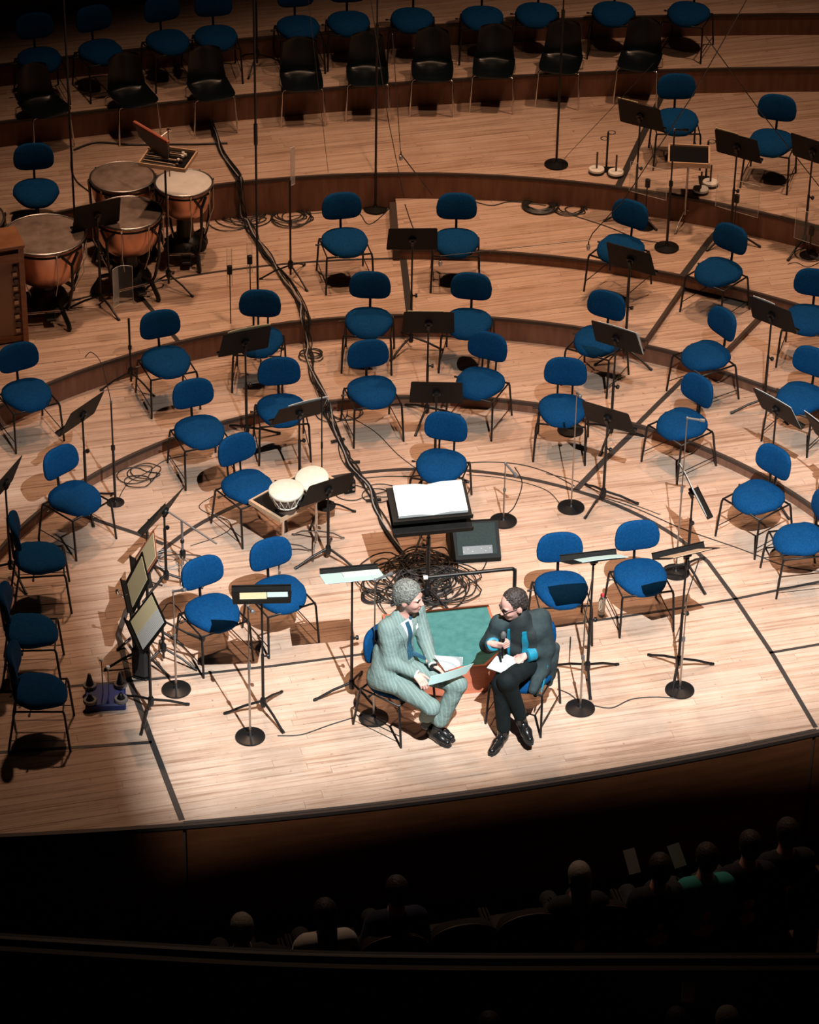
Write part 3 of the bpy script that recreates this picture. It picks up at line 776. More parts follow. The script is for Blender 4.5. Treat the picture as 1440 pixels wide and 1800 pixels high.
for i, (px, lab) in enumerate(REAR):
    p = at(*px, Z5+.495)
    yaw = math.atan2(C4[1]+1-p[1], C4[0]-p[0])+math.radians([-8, 5, 6, -4, 3, 0, -5, 4, 0, 5, -4][i])
    orchestra_chair((p[0], p[1], Z5), yaw, 'dark blue chair with black legs on the lower choir step, '+lab+' there', 'dark rear chairs on the choir step', False, 'blue', 'choir_chair')

# ------------------------------------------------------------------ music stands
ST = {}
def rounded_rect(w, h, r, n=4):
    pts = []
    for cx, cy, a0 in ((w/2-r, h/2-r, 0), (-w/2+r, h/2-r, PI/2), (-w/2+r, -h/2+r, PI), (w/2-r, -h/2+r, 1.5*PI)):
        for k in range(n+1):
            a = a0+PI/2*k/n; pts.append((cx+r*math.cos(a), cy+r*math.sin(a)))
    return pts
def desk_mesh(w=.50, h=.34):
    mb = MB(); rr = rounded_rect(w, h, .02); n = len(rr)
    mb.add([(0.002, y*(1-.06*(z+h/2)/h), z) for y, z in rr]+[(-.002, y*(1-.06*(z+h/2)/h), z) for y, z in rr], [tuple(range(n)), tuple(range(2*n-1, n-1, -1))]+[(i, n+i, n+(i+1) % n, (i+1) % n) for i in range(n)])
    return mb
ST['desk'] = desk_mesh().mesh('desk', 'desk')
ST['lip'] = MB().box((.028, 0, -.168), (.056, .49, .004)).box((.055, 0, -.160), (.004, .49, .02)).mesh('lip', 'desk')
ST['hinge'] = MB().lathe([(.0, -.0), (.035, 0), (.038, .006), (.038, .022), (.03, .03), (0, .03)], 16, M4=Matrix.Rotation(-PI/2, 4, 'Y')).box((-.03, 0, -.03), (.03, .03, .06)).mesh('hinge', 'black', True, 40)
ST['pole'] = MB().tube([(0, 0, 0), (0, 0, 1)], .0095, 10).mesh('inner_pole', 'black', True, 60)
ST['sleeve'] = MB().tube([(0, 0, .08), (0, 0, .62)], .0135, 10).mesh('outer_pole', 'black', True, 60)
ST['knob'] = MB().tube([(0, 0, .60), (0, -.045, .60)], .008, 8).lathe([(.0, 0), (.02, 0), (.022, .012), (.018, .022), (0, .022)], 10, M4=Matrix.Translation((0, -.035, .60)) @ Matrix.Rotation(PI/2, 4, 'X')).mesh('clamp_knob', 'black', True, 40)
ST['hub'] = MB().lathe([(.012, .07), (.022, .075), (.026, .10), (.026, .15), (.018, .165), (.012, .165)], 12).mesh('hub', 'black', True, 40)
ST['leg'] = MB().tube([(.02, 0, .13), (.16, 0, .085), (.315, 0, .012)], .0115, 8).tube([(.30, 0, .019), (.33, 0, .008)], .014, 8).mesh('leg', 'black', True, 60)
STANDS = {}
def music_stand(base, desk_py, z, yaw, tilt, label, spin=30, key=None, height=None, deskmesh=None, group='black music stands on the stage'):
    p = at(*base, z)
    h = height or height_at(p, desk_py)-z
    t = empty('music_stand', (p[0], p[1], z), math.radians(yaw), label, 'music stand', group)
    put('outer_pole', ST['sleeve'], t, scale=(1, 1, min(1.0, h/.75)))
    put('inner_pole', ST['pole'], t, (0, 0, .3), scale=(1, 1, h-.3-.03))
    put('clamp_knob', ST['knob'], t, scale=(1, 1, min(1.0, h/.75)))
    put('hub', ST['hub'], t)
    for k in range(3): put('leg', ST['leg'], t, rot=(0, 0, math.radians(spin+120*k)))
    dk = put('desk', deskmesh or ST['desk'], t, (0, 0, h), (0, -math.radians(tilt), 0))
    put('lip', ST['lip'], dk); put('hinge', ST['hinge'], dk, (-.002, 0, 0))
    mw = Matrix.Translation((p[0], p[1], z)) @ Matrix.Rotation(math.radians(yaw), 4, 'Z') @ Matrix.Translation((0, 0, h)) @ Matrix.Rotation(-math.radians(tilt), 4, 'Y')
    if key: STANDS[key] = mw
    return t
def out_yaw(base, z):
    p = at(*base, z); return math.degrees(math.atan2(p[1]-.6, p[0]-.2))
SDATA = [
 # base pixel, desk pixel y, level, yaw(None = away from the conductor), tilt, label, spin, key
 ((1115, 385), 203, Z3, 62, 22, 'music stand before the chair by the small black-topped table', 10, 'r1'),
 ((1283, 425), 257, Z3, 60, 22, 'music stand right of the small black-topped table', 40, 'r2'),
 ((1413, 437), 265, Z3, 55, 22, 'music stand cut by the right edge, highest of those there', 60, 'r3'),
 ((1098, 632), 455, Z1, 62, 24, 'music stand whose desk hides the seat of the chair below the black-topped table', 20, 'r4'),
 ((1073, 772), 593, 0, 60, 26, 'music stand with a white part showing at its right edge, right of centre', 70, 'r5'),
 ((1060, 884), 733, 0, 62, 28, 'music stand with crossed feet on the right, over the radial joint', 55, 'r6'),
 ((1342, 722), 553, Z1, 52, 24, 'music stand before the upper chair cut by the right edge', 20, 'r7'),
 ((1350, 884), 718, 0, 42, 30, 'music stand before the lower chair cut by the right edge, white part on it', 20, 'r8'),
 ((1432, 948), 765, 0, 30, 30, 'music stand at the right edge with its desk half out of view', 20, 'r9'),
 ((1207, 1012), 863, 0, 12, 26, 'music stand seen edge-on with a white part, behind the front right chairs', 45, 'r10'),
 ((1192, 1180), 973, 0, 113, 57, 'front music stand at the far right, desk tipped flat', 25, 'f4'),
 ((1032, 1190), 984, 0, 103, 60, 'front music stand right of the man in the dark coat', 50, 'f3'),
 ((618, 1222), 1014, 0, 101, 68, 'front music stand left of the man in the suit, pale green folder on it', 95, 'f2'),
 ((463, 1254), 1050, 0, 94, 72, 'front music stand at the far left of the lit boards, flat dark desk', 90, 'f1'),
 ((266, 1252), 1094, 0, 199, 38, 'music stand turned to the camera with cream and white pages, at the left', 60, 'l1'),
 ((262, 1120), 984, 0, 188, 30, 'music stand with a red-edged cream folder at the left, behind the one with pages', 30, 'l2'),
 ((248, 1165), 1023, 0, 192, 26, 'music stand squeezed between two others at the left, cream page showing', 10, 'l3'),
 ((293, 1030), 897, 0, 155, 30, 'music stand seen edge-on above the stacked left desks', 80, 'l4'),
 ((153, 893), 727, 0, 146, 26, 'music stand behind the dark chair with the coiled cable', 20, 'l5'),
 ((20, 1012), 847, 0, 160, 22, 'music stand cut by the left edge', 20, 'l6'),
 ((434, 772), 600, 0, 113, 22, 'music stand with a cream part, in front of a chair in the second row', 25, 'm1'),
 ((527, 872), 724, 0, 116, 34, 'music stand behind the hand drums with a white part', 20, 'm2'),
 ((577, 985), 860, 0, 122, 26, 'music stand leaning over the hand drum table', 85, 'm3'),
 ((722, 612), 420, Z1, 93, 24, 'rearmost of the three centre music stands', 20, 'c1'),
 ((750, 737), 567, 0, 91, 24, 'middle of the three centre music stands', 40, 'c2'),
 ((764, 842), 690, 0, 90, 24, 'front of the three centre music stands', 20, 'c3'),
 ((178, 540), 377, Z2, 118, 18, 'music stand before the timpani, desk over the front drum', 70, 't1'),
]
for bp, dy, z_, yw, tl, lab, spn, key in SDATA:
    music_stand(bp, dy, z_, out_yaw(bp, z_) if yw is None else yw, tl, 'black '+lab, spn, key)
def sheet(key, oy, oz, w, h, m_, label, name='sheet_music', thick=.004, bend=0.0, roll=0.0, cat='sheet music', group=None):
    """a sheet lying on the desk of a stand; local X is the desk normal"""
    mb = MB(); n = 8; V = []; F = []
    for s in (0, 1):
        for i in range(n+1):
            y = -w/2+w*i/n
            for z in (-h/2, h/2): V.append((thick*(s)+bend*(1-(2*i/n-1)**2), y, z))
    N = 2*(n+1)
    for i in range(n):
        a = 2*i; F += [(a, a+1, a+3, a+2), (N+a, N+a+2, N+a+3, N+a+1), (a, a+2, N+a+2, N+a), (a+1, N+a+1, N+a+3, a+3)]
    F += [(0, N, N+1, 1), (2*n, 2*n+1, N+2*n+1, N+2*n)]
    o = mb.add(V, F).build(name, m_, None)
    o.matrix_world = STANDS[key] @ Matrix.Translation((.004, oy, oz)) @ Matrix.Rotation(roll, 4, 'X')
    return tag(o, label, cat, group)
sheet('r5', -.05, .01, .42, .33, 'paper', 'white part on the desk right of centre', bend=.006)
sheet('r8', -.02, .01, .44, .34, 'paper', 'white part on the desk before the lower right-edge chair', bend=.006)
sheet('r9', 0, .02, .44, .34, 'paper', 'white part on the desk at the right edge', bend=.006)
sheet('r10', 0, .01, .44, .33, 'paper', 'white part on the edge-on desk behind the front right chairs', bend=.006)
sheet('r7', .06, .02, .24, .33, 'paper', 'white part behind the desk before the upper right-edge chair', bend=.004)
sheet('r1', .12, .02, .22, .335, 'yellow', 'part on the desk by the small black-topped table')
sheet('r2', .10, .02, .24, .335, 'yellow', 'part on the desk right of the small black-topped table')
sheet('c2', .03, .015, .34, .33, 'yellow', 'part on the middle centre desk')
sheet('m1', -.02, .03, .42, .32, 'yellow', 'cream part standing on the second-row desk', bend=.012)
sheet('m2', -.05, .04, .40, .30, 'paper', 'white part on the desk behind the hand drums', bend=.010)
sheet('f2', .0, .012, .505, .345, 'mint', 'pale green folder on the flat desk left of the suited man', name='folder', cat='folder')
sheet('f2', -.08, -.055, .30, .16, 'paper', 'white pages on the pale green folder', name='page', cat='page', thick=.010)
sheet('f1', .07, -.03, .22, .16, 'yellow', 'cream page on the flat front desk at the far left', name='page', cat='page')
sheet('f1', -.13, -.05, .17, .12, 'mint', 'small pale page on the flat front desk at the far left', name='page', cat='page')
sheet('f3', -.06, .02, .40, .28, 'mint', 'pale green page on the flat desk right of the man in the coat', name='page', cat='page', bend=.006)
sheet('f4', .02, .02, .36, .28, 'tan', 'cream page on the flat desk at the far right', name='page', cat='page')
sheet('l1', -.105, .0, .20, .30, 'yellow', 'cream page on the desk turned to the camera', name='page', cat='page')
sheet('l1', .10, .0, .20, .30, 'score', 'printed white page beside the cream one on the turned desk', name='page', cat='page')
sheet('l2', .0, .02, .44, .33, 'redwood', 'red-edged folder on the rear left desk', name='folder', cat='folder')
sheet('l2', .0, .02, .36, .30, 'yellow', 'cream page in the red-edged folder', name='page', cat='page', thick=.008)
sheet('l3', .0, .0, .34, .30, 'yellow', 'cream page on the squeezed left desk', name='page', cat='page')
# ------------------------------------------------------------------ conductor's desk, podium, rail, monitor
def conductor_desk():
    p = at(751, 1056, 0); h = height_at(p, 893)
    yaw = math.radians(-79); tilt = math.radians(70)
    t = empty('conductor_stand', (p[0], p[1], 0), yaw, 'wide black conductor stand with two shelves holding the open score', 'music stand')
    put('inner_pole', ST['pole'], t, (0, 0, .3), scale=(1.5, 1.5, h-.34)); put('outer_pole', ST['sleeve'], t, scale=(1.4, 1.4, 1.1))
    put('hub', ST['hub'], t, scale=(1.3, 1.3, 1)); put('clamp_knob', ST['knob'], t)
    for k in range(3): put('leg', ST['leg'], t, rot=(0, 0, math.radians(35+120*k)))
    big = MB().box((0, 0, 0), (.012, .70, .40), bev=.004).mesh('desk', 'desk')
    d = put('desk', big, t, (0, 0, h+.05), (0, -tilt, 0))
    put('lip', MB().box((.024, 0, -.195), (.048, .70, .012)).mesh('lip', 'desk'), d)
    d2 = put('shelf', big, t, (.03, 0, h-.06), (0, -tilt, 0))
    put('lip', MB().box((.024, 0, -.195), (.048, .70, .012)).mesh('lip', 'desk'), d2)
    put('shelf_bracket', MB().box((-.05, .12, h-.01), (.03, .02, .10)).box((-.05, -.12, h-.01), (.03, .02, .10)).mesh('shelf_bracket', 'black'), t)
    mw = Matrix.Translation((p[0], p[1], h+.05)) @ Matrix.Rotation(yaw, 4, 'Z') @ Matrix.Rotation(-tilt, 4, 'Y') @ Matrix.Translation((.007, .01, .025))
    s = empty('open_score', mw.translation, 0, 'large open white score on the conductor stand', 'score'); s.matrix_world = mw
    for sg, nm in ((1, 'page_block'), (-1, 'page_block')):
        V = []; n = 10
        for lay in (0, 1):
            for i in range(n+1):
                u = i/n; y = sg*.305*u; x = .004+lay*(.030*math.sin(min(1, u*1.6)*PI*.62)+.004)
                for z in (-.165, .165): V.append((x, y, z))
        N = 2*(n+1); F = []
        for i in range(n):
            a = 2*i; F += [(a, a+1, a+3, a+2), (N+a, N+a+2, N+a+3, N+a+1), (a, a+2, N+a+2, N+a), (a+1, N+a+1, N+a+3, a+3)]
        F += [(0, N, N+1, 1), (2*n, 2*n+1, N+2*n+1, N+2*n)]
        MB().add(V, F).build(nm, 'paper', s, True, 40)
    MB().box((.002, 0, 0), (.004, .62, .335)).build('cover', 'desk', s)
conductor_desk()

def podium():
    BR = np.array([.70, .98]); dx = np.array([math.cos(math.radians(11)), math.sin(math.radians(11))]); dy = np.array([dx[1], -dx[0]])
    BL = BR-dx*.94; FL = BL+dy*.86; FR = BR+dy*.86
    poly = [FL, FR-dx*.20, FR-dy*.20, BR, BL]                        # counter-clockwise seen from above
    t = empty('conductor_podium', ((BR+BL+FL+FR)/4).tolist()+[0], 0, 'low conductor podium, green carpet top and reddish wood sides', 'podium')
    o = np.array([*((BR+BL+FL+FR)/4)])
    L = [tuple(p-o) for p in poly]
    def inset(L, k): return [tuple(np.array(p)*(1-k)) for p in L]
    MB().prism(L, 0, .262).build('body', 'podwood', t)
    MB().prism(inset(L, .045), .262, .280).build('carpet_top', 'felt', t)
    for i in range(5):
        a, b_ = np.array(L[i]), np.array(L[(i+1) % 5]); c_, d_ = a*.955, b_*.955
        MB().prism([tuple(a), tuple(b_), tuple(d_), tuple(c_)], .262, .284).build('edge_board', 'redwood', t)
podium()
def rail():
    t = empty('podium_rail', (.895, .42, 0), 0, 'black tubular conductor rail bent down at its right end', 'rail')
    a = np.array([.16, .27, 1.06])-np.array([.895, .42, 0])
    MB().tube(catmull([tuple(a), (-.32, -.065, 1.062), (-.07, -.014, 1.062), (-.012, 0, 1.05), (0, 0, .98), (0, 0, .40), (0, 0, .02)], 6), .0165, 12).build('tube', 'black', t, True)
    MB().tube([tuple(a+np.array([-.035, -.007, 0])), tuple(a)], .018, 12).build('end_cap', 'white', t, True)
    MB().lathe([(.0, 0), (.07, 0), (.07, .010), (.025, .02), (.02, .05), (0, .05)], 20).build('foot_plate', 'black', t, True)
rail()
def monitor():
    p = at(832, 968, 0); t = empty('stage_monitor', (p[0], p[1], 0), math.radians(8), 'black wedge loudspeaker lying on the boards behind the podium', 'loudspeaker')
    w = .225
    prof = [(-.19, 0), (.17, 0), (.20, .05), (.10, .27), (.04, .29), (-.20, .05)]
    V = [(-w, y, z) for y, z in prof]+[(w, y, z) for y, z in prof]; n = len(prof)
    V = [((x*(.9 if False else 1)), y, z) for x, y, z in V]
    F = [tuple(range(n)), tuple(range(2*n-1, n-1, -1))]+[(i, n+i, n+(i+1) % n, (i+1) % n) for i in range(n)]
    MB().add(V, F).build('cabinet', 'speaker', t)
    a = np.array([-.20, .05]); b_ = np.array([.04, .29]); d = (b_-a)/np.linalg.norm(b_-a); nn = np.array([-d[1], d[0]])*.006
    def panel(f0, f1, x0, x1, m_, nm, th=1.0):
        q0 = a+(b_-a)*f0; q1 = a+(b_-a)*f1; o_ = nn*th
        V = [(x, q[0], q[1]) for x in (x0, x1) for q in (q0, q1)]+[(x, q[0]+o_[0], q[1]+o_[1]) for x in (x0, x1) for q in (q0, q1)]
        return MB().add(V, [(0, 2, 3, 1), (4, 5, 7, 6), (0, 1, 5, 4), (2, 6, 7, 3), (0, 4, 6, 2), (1, 3, 7, 5)]).build(nm, m_, t)
    panel(.10, .95, -.165, .19, 'grille', 'grille')
    panel(.12, .34, -.12, .15, 'black', 'connector_panel', 2.2)
    for i, x in enumerate((-.11, -.07, -.03, .05, .09, .13)):
        q = a+(b_-a)*(.19+.07*(i % 2)); o_ = nn*2.6
        MB().lathe([(0, -.006), (.007, -.006), (.008, .004), (0, .005)], 8, M4=Matrix.Translation((x, q[0]+o_[0], q[1]+o_[1])) @ Matrix.Rotation(math.radians(45), 4, 'X')).build('socket', 'grey', t, True)
monitor()

# ------------------------------------------------------------------ microphone stands
def mic_mesh_on(t, pos, d, name='microphone', ln=.16, r=.011, m_='black'):
    pos = np.array(pos, float); d = np.array(d, float); d /= np.linalg.norm(d)
    mb = MB().tube([pos, pos+d*ln*.7, pos+d*ln*.72, pos+d*ln*.97, pos+d*ln], [r*.8, r, r*1.5, r*1.5, r*.6], 8)
    return mb.build(name, m_, t, True)
MICB = MB().lathe([(0, 0), (.122, 0), (.127, .006), (.124, .016), (.06, .026), (.03, .032), (.018, .05), (0, .05)], 32).mesh('base', 'black', True, 40)
def mic_round(base, z, top_py, label, metal='steel', rpole=.0075, mic=None, scale=1.0, hmax=None, clip_=True, boom=None):
    p = at(*base, z); h = hmax or height_at(p, top_py)-z
    t = empty('microphone_stand', (p[0], p[1], z), 0, label, 'microphone stand', 'round-base microphone stands')
    put('base', MICB, t, scale=(scale, scale, scale))
    MB().tube([(0, 0, .03), (0, 0, h*.55)], rpole*1.25, 8).build('lower_pole', metal, t, True)
    MB().tube([(0, 0, h*.5), (0, 0, h)], rpole*.8, 8).build('upper_pole', metal, t, True)
    MB().tube([(0, 0, h*.53), (0, 0, h*.57)], rpole*1.9, 10).build('clutch', 'black' if metal == 'black' else 'grey', t, True)
    end = np.array([0, 0, h])
    if boom is not None:
        b2 = end+np.array(boom); MB().tube([tuple(end-np.array(boom)*.15), tuple(b2)], rpole*.7, 8).build('boom', metal, t, True); end = b2
    if clip_: MB().box(tuple(end), (.02, .02, .03), bev=.004).build('clip', 'grey', t)
    if mic is not None: mic_mesh_on(t, end, mic, m_='black' if metal == 'black' else 'grey')
    return t
mic_round((978, 290), Z4, 0, 'tall black microphone pole on a round base on the broad rear step', 'black', .010, None, hmax=3.1)
mic_round((660, 368), Z2, 0, 'tall black microphone pole on a round base below the rear step', 'black', .010, None, hmax=3.7)
mic_round((1172, 436), Z3, 228, 'black microphone stand on a round base in front of the small table', 'black', .011, (.3, -.2, .1))
mic_round((203, 884), 0, 706, 'slim black microphone stand on a small base by coiled cable at the left', 'black', .010, None, .66)
mic_round((885, 917), 0, 815, 'short grey microphone stand with a red plug on its base, beside the score', 'steel', .007, (.5, -.3, -.45))
mic_round((1004, 893), 0, 690, 'tall thin grey microphone stand before the desk with crossed feet', 'steel', .006, (.1, -.6, .2))
mic_round((1188, 1007), 0, 735, 'tallest thin grey microphone stand on the right, behind the front chairs', 'steel', .0065, (.8, -.2, .0))
mic_round((1020, 1246), 0, 1080, 'grey microphone stand on a round base, at the feet right of the dark coat', 'steel', .0075, None, boom=(.05, .03, .42), clip_=False)
mic_round((1195, 1214), 0, 1048, 'grey microphone stand on the round base nearest the right end of the stage', 'steel', .0075, None, boom=(.09, .05, .38), clip_=False)
mic_round((310, 1213), 0, 1040, 'grey microphone stand beside the desk with cream and white pages', 'steel', .0075, (.4, -.3, .3))
mic_round((440, 1296), 0, 1066, 'grey microphone stand nearest the front edge on the left', 'steel', .0075, (.2, -.6, .2))
mic_round((657, 1263), 0, 1020, 'microphone stand whose base sits under the suited man chair', 'steel', .0075, (.5, .1, .2))
mic_round((1003, 757), 0, 700, 'round microphone base tucked under the blue chair below the first step', 'black', .008, None, hmax=.30, clip_=False)
def gooseneck():
    p = at(203, 884, 0); h = height_at(p, 706)
    q = at(150, 628, 1.75)
    a = np.array([p[0], p[1], h]); b_ = np.array(q)
    o = MB().tube(catmull([a, a+np.array([-.02, .01, .12]), (a+b_)/2+np.array([.03, 0, .18]), b_+np.array([.06, 0, .05]), b_+np.array([.02, 0, .03]), b_], 6), [.004]*26+[.004]*5, 6).build('gooseneck_microphone', 'black', None, True)
    tag(o, 'thin gooseneck microphone arching left above the slim stand', 'microphone')
gooseneck()
TRI = {'leg': MB().tube([(.0, 0, .16), (.17, 0, .09), (.30, 0, .010)], .0095, 8).tube([(.28, 0, .018), (.315, 0, .006)], .0125, 8).mesh('leg', 'black', True, 60)}
TRI['leg_steel'] = MB().tube([(.0, 0, .16), (.17, 0, .085), (.26, 0, .010)], .007, 8).tube([(.245, 0, .018), (.275, 0, .008)], .010, 8).mesh('leg', 'steel', True, 60)
def mic_tripod(base, z, top_py, label, spin=0, hmax=None, mic=None, metal='black', name='microphone_stand', cat='microphone stand', r=.011, boom=None):
    p = at(*base, z); h = hmax or height_at(p, top_py)-z
    t = empty(name, (p[0], p[1], z), 0, label, cat, 'tripod stands' if name == 'microphone_stand' else None)
    MB().tube([(0, 0, .05), (0, 0, h)], r, 8).build('pole', metal, t, True)
    MB().lathe([(.0, .12), (.022, .12), (.028, .14), (.028, .19), (.016, .21), (0, .21)], 12).build('hub', 'black', t, True)
    MB().tube([(0, 0, h*.55), (0, 0, h*.60)], r*1.7, 8).build('clutch', 'black', t, True)
    for k in range(3): put('leg', TRI['leg_steel' if metal != 'black' else 'leg'], t, rot=(0, 0, math.radians(spin+120*k)))
    end = np.array([0, 0, h])
    if boom is not None:
        bv = np.array(boom, float); MB().tube([tuple(end-bv*.6), tuple(end+bv)], r*.8, 8).build('boom', metal, t, True); end = end+bv
    if mic is not None: mic_mesh_on(t, end, mic, r=.016)
    return t, p, h
mic_tripod((511, 490), Z2, 318, 'black tripod microphone stand under the clear screen left of centre', -55)
mic_tripod((455, 632), Z1, 0, 'tall black tripod pole behind the second-row chair, reaching out of view', 40, hmax=4.3)
mic_tripod((134, 440), Z2, 0, 'tall black tripod pole behind the timpani, reaching out of view', 20, hmax=3.6)
mic_tripod((231, 678), Z1, 560, 'black tripod stand holding a curved clear screen before the timpani', -40)
mic_tripod((297, 506), Z2, 300, 'black tripod stand under the mallet tray', -35)
mic_tripod((566, 905), 0, 690, 'thin dark pole behind the hand drums', 10, r=.006)
mic_tripod((748, 948), 0, 926, 'low black tripod behind the conductor stand', 10, hmax=.36)
mic_tripod((322, 1000), 0, 915, 'grey tripod microphone stand with a boom above the front left chair', 30, metal='grey', boom=(.32, -.18, -.12))
mic_tripod((288, 1165), 0, 1095, 'low black tripod beside the desk with cream and white pages', -20, hmax=.45, boom=(.22, -.10, -.06), mic=(.9, -.3, -.15))
mic_tripod((408, 10), Z5, 0, 'black tripod pole on the lower choir step behind the shell chairs', 20, hmax=2.4) if False else None
mic_tripod((452, 118), Z5, 0, 'black tripod pole on the lower choir step', 15, hmax=2.5)

# ------------------------------------------------------------------ clear acrylic screens
def shield(base, z, mid_py, w, h, yaw, label, curve=.0, rod=True, two=False):
    p = at(*base, z); hz = height_at(p, mid_py)-z
    t = empty('acrylic_screen', (p[0], p[1], z), math.radians(yaw), label, 'screen', 'clear sound screens')
    n = 8; V = []; F = []
    for s in (0, 1):
        for i in range(n+1):
            y = -w/2+w*i/n; x = curve*(1-(2*i/n-1)**2)+.005*s
            for zz in (-h/2, h/2): V.append((x, y, hz+zz))
    N = 2*(n+1)
    for i in range(n):
        a = 2*i; F += [(a, a+1, a+3, a+2), (N+a, N+a+2, N+a+3, N+a+1)]
    MB().add(V, F).build('panel', 'acrylic', t, True)
    rim = [V[2*i] for i in range(n+1)]+[V[2*i+1] for i in range(n, -1, -1)]
    MB().tube(rim, .0022, 5, True).build('edge', 'acrylic_edge', t, True)
    if rod:
        MB().tube([(-.02, 0, .02), (-.02, 0, hz)], .006, 6).build('rod', 'black', t, True)
        MB().lathe([(0, 0), (.10, 0), (.10, .008), (.015, .02), (0, .02)], 16, c=(-.02, 0, 0)).build('foot', 'black', t, True)
        MB().box((-.015, 0, hz-.02), (.035, .05, .10), bev=.008).build('clamp', 'black', t)
    return t
shield((1135, 398), Z3, 318, .42, .34, 62, 'clear screen on a rod behind the chair below the black-topped table')
shield((1291, 418), Z3, 345, .48, .36, 60, 'clear screen on a rod left of the music stand on the right step')
shield((1424, 448), Z3, 402, .40, .34, 55, 'clear screen at the right edge above a coil of cable')
shield((222, 645), Z1, 505, .20, .42, 115, 'curved clear screen before the front timpani', .05, rod=False)
shield((516, 470), Z2, 292, .06, .42, 140, 'narrow clear screen seen edge-on left of centre', rod=False)
shield((406, 605), Z1, 470, .05, .42, 100, 'clear screen seen edge-on above the second-row desk, left one', rod=True)
shield((441, 590), Z1, 452, .05, .34, 100, 'clear screen seen edge-on above the second-row desk, right one', rod=True)

# ------------------------------------------------------------------ timpani and percussion
def timpani(px, R, label, head='calf', yaw=0.0, H=.86):
    z = Z2; p = at(*px, z+H)
    t = empty('timpani', (p[0], p[1], z), yaw, label, 'drum', 'timpani at the left')
    d = R*1.28
    prof = [(.001, H-d*.98)]+[(R*math.sin(q)**.62, H-.03-d*.95*math.cos(q)) for q in [PI/2*i/10 for i in range(1, 11)]]
    prof = [(r, zz) for r, zz in prof]+[(R*1.0, H-.015), (R*.98, H-.012)]
    MB().lathe(prof, 36).build('bowl', 'copper', t, True, 70)
    MB().lathe([(.001, H-.004), (R*.5, H+.001), (R*.97, H+.004), (R*.985, H-.004), (R*.98, H-.012), (.001, H-.016)], 40).build('drum_head', head, t, True, 70)
    MB().tube([((R*1.015)*math.cos(q), (R*1.015)*math.sin(q), H-.002) for q in [2*PI*i/40 for i in range(40)]], .011, 8, True).build('hoop', 'steel', t, True)
    MB().tube([((R*1.02)*math.cos(q), (R*1.02)*math.sin(q), H-.05) for q in [2*PI*i/40 for i in range(40)]], .008, 8, True).build('ring', 'black', t, True)
    for i in range(8):
        q = 2*PI*i/8+.2; c, s_ = math.cos(q)*R*1.06, math.sin(q)*R*1.06
        rod = MB().tube([(c, s_, H-.01), (c, s_, H-.32), (c*.75, s_*.75, H-.52)], .005, 6).build('tension_rod', 'steel', t, True)
        MB().lathe([(0, -.02), (.010, -.02), (.012, .012), (.008, .02), (0, .02)], 8, c=(c, s_, H-.015)).build('tuning_lug', 'chrome', rod, True)
    for i in range(4):
        q = 2*PI*i/4+.55; 
        def P(rr, zz, dq=0): return (rr*R*math.cos(q+dq), rr*R*math.sin(q+dq), zz)
        MB().tube([P(1.07, H-.05, .22), P(1.10, H-.16), P(1.08, H-.40), P(.92, H-.62), P(.80, .16)], .016, 6).tube([P(1.07, H-.05, -.22), P(1.10, H-.16)], .014, 6).build('strut', 'black', t, True)
    MB().lathe([(.001, .10), (.20, .10), (.22, .14), (.18, .22), (.09, .28), (.08, H-d*.92), (.001, H-d*.92)], 20).build('pedestal', 'black', t, True)
    for i in range(3):
        q = 2*PI*i/3+.9
        MB().tube([(.15*math.cos(q), .15*math.sin(q), .20), (.30*math.cos(q), .30*math.sin(q), .19), ((R+.05)*math.cos(q), (R+.05)*math.sin(q), .06), ((R+.06)*math.cos(q), (R+.06)*math.sin(q), .012)], .024, 6).build('base_leg', 'black', t, True)
    MB().box((.0, -R*.55, .09), (.10, .26, .03), bev=.008).build('pedal', 'black', t)
    MB().tube([(-R*.7, -R*.75, .16), (R*.7, -R*.75, .16)], .012, 8).build('cross_bar', 'chrome', t, True)
timpani((77, 412), .40, 'largest timpani with a brown head and copper bowl, front left', 'calf', .2)
timpani((224, 374), .335, 'copper timpani behind the black desk, brown head', 'calf', .5)
timpani((215, 311), .32, 'rear timpani with a brown head behind two others', 'calf', .8)
timpani((323, 321), .285, 'smallest timpani with a white head and copper bowl', 'calf_white', .1)
timpani((-66, 384), .40, 'timpani cut by the left edge behind the wooden case', 'calf', .1)

def mallet_tray():
    p = at(297, 500, Z2); z = height_at(p, 282)
    t = empty('mallet_tray', (p[0]+.03, p[1]+.02, z), math.radians(-14), 'wood-rimmed black mallet tray behind the small timpani', 'tray')
    MB().box((0, 0, 0), (.46, .40, .012)).build('tray_bottom', 'black', t)
    for c, s_ in (((0, -.2, .014), (.48, .014, .04)), ((0, .2, .014), (.48, .014, .04)), ((-.235, 0, .014), (.014, .40, .04)), ((.235, 0, .014), (.014, .40, .04))):
        MB().box(c, s_).build('rim', 'tan', t)
    for i in range(7):
        y = -.16+.05*i; a = random.uniform(-.12, .12)
        q = np.array([p[0]+.03, p[1]+.02, z+.024])
        o = empty('mallet', q, math.radians(-14), None, None)
        ex = .12+.015*(i % 3)
        MB().tube([(-.22, y, 0), (ex, y+a*.3, .004)], .006, 6).build('shaft', 'tan' if i % 2 else 'drumwood', o, True)
        MB().lathe([(0, -.018), (.014, -.014), (.019, 0), (.014, .014), (0, .018)], 10, c=(ex, y+a*.3, .008)).build('felt_head', 'white' if i > 2 else 'drumwood', o, True)
        tag(o, ['dark-headed mallet', 'dark-headed mallet', 'dark-headed mallet', 'white felt mallet', 'white felt mallet', 'white felt mallet', 'white felt mallet'][i]+' lying in the tray behind the small timpani', 'mallet', 'dark mallets in the tray' if i < 3 else 'white mallets in the tray')
mallet_tray()
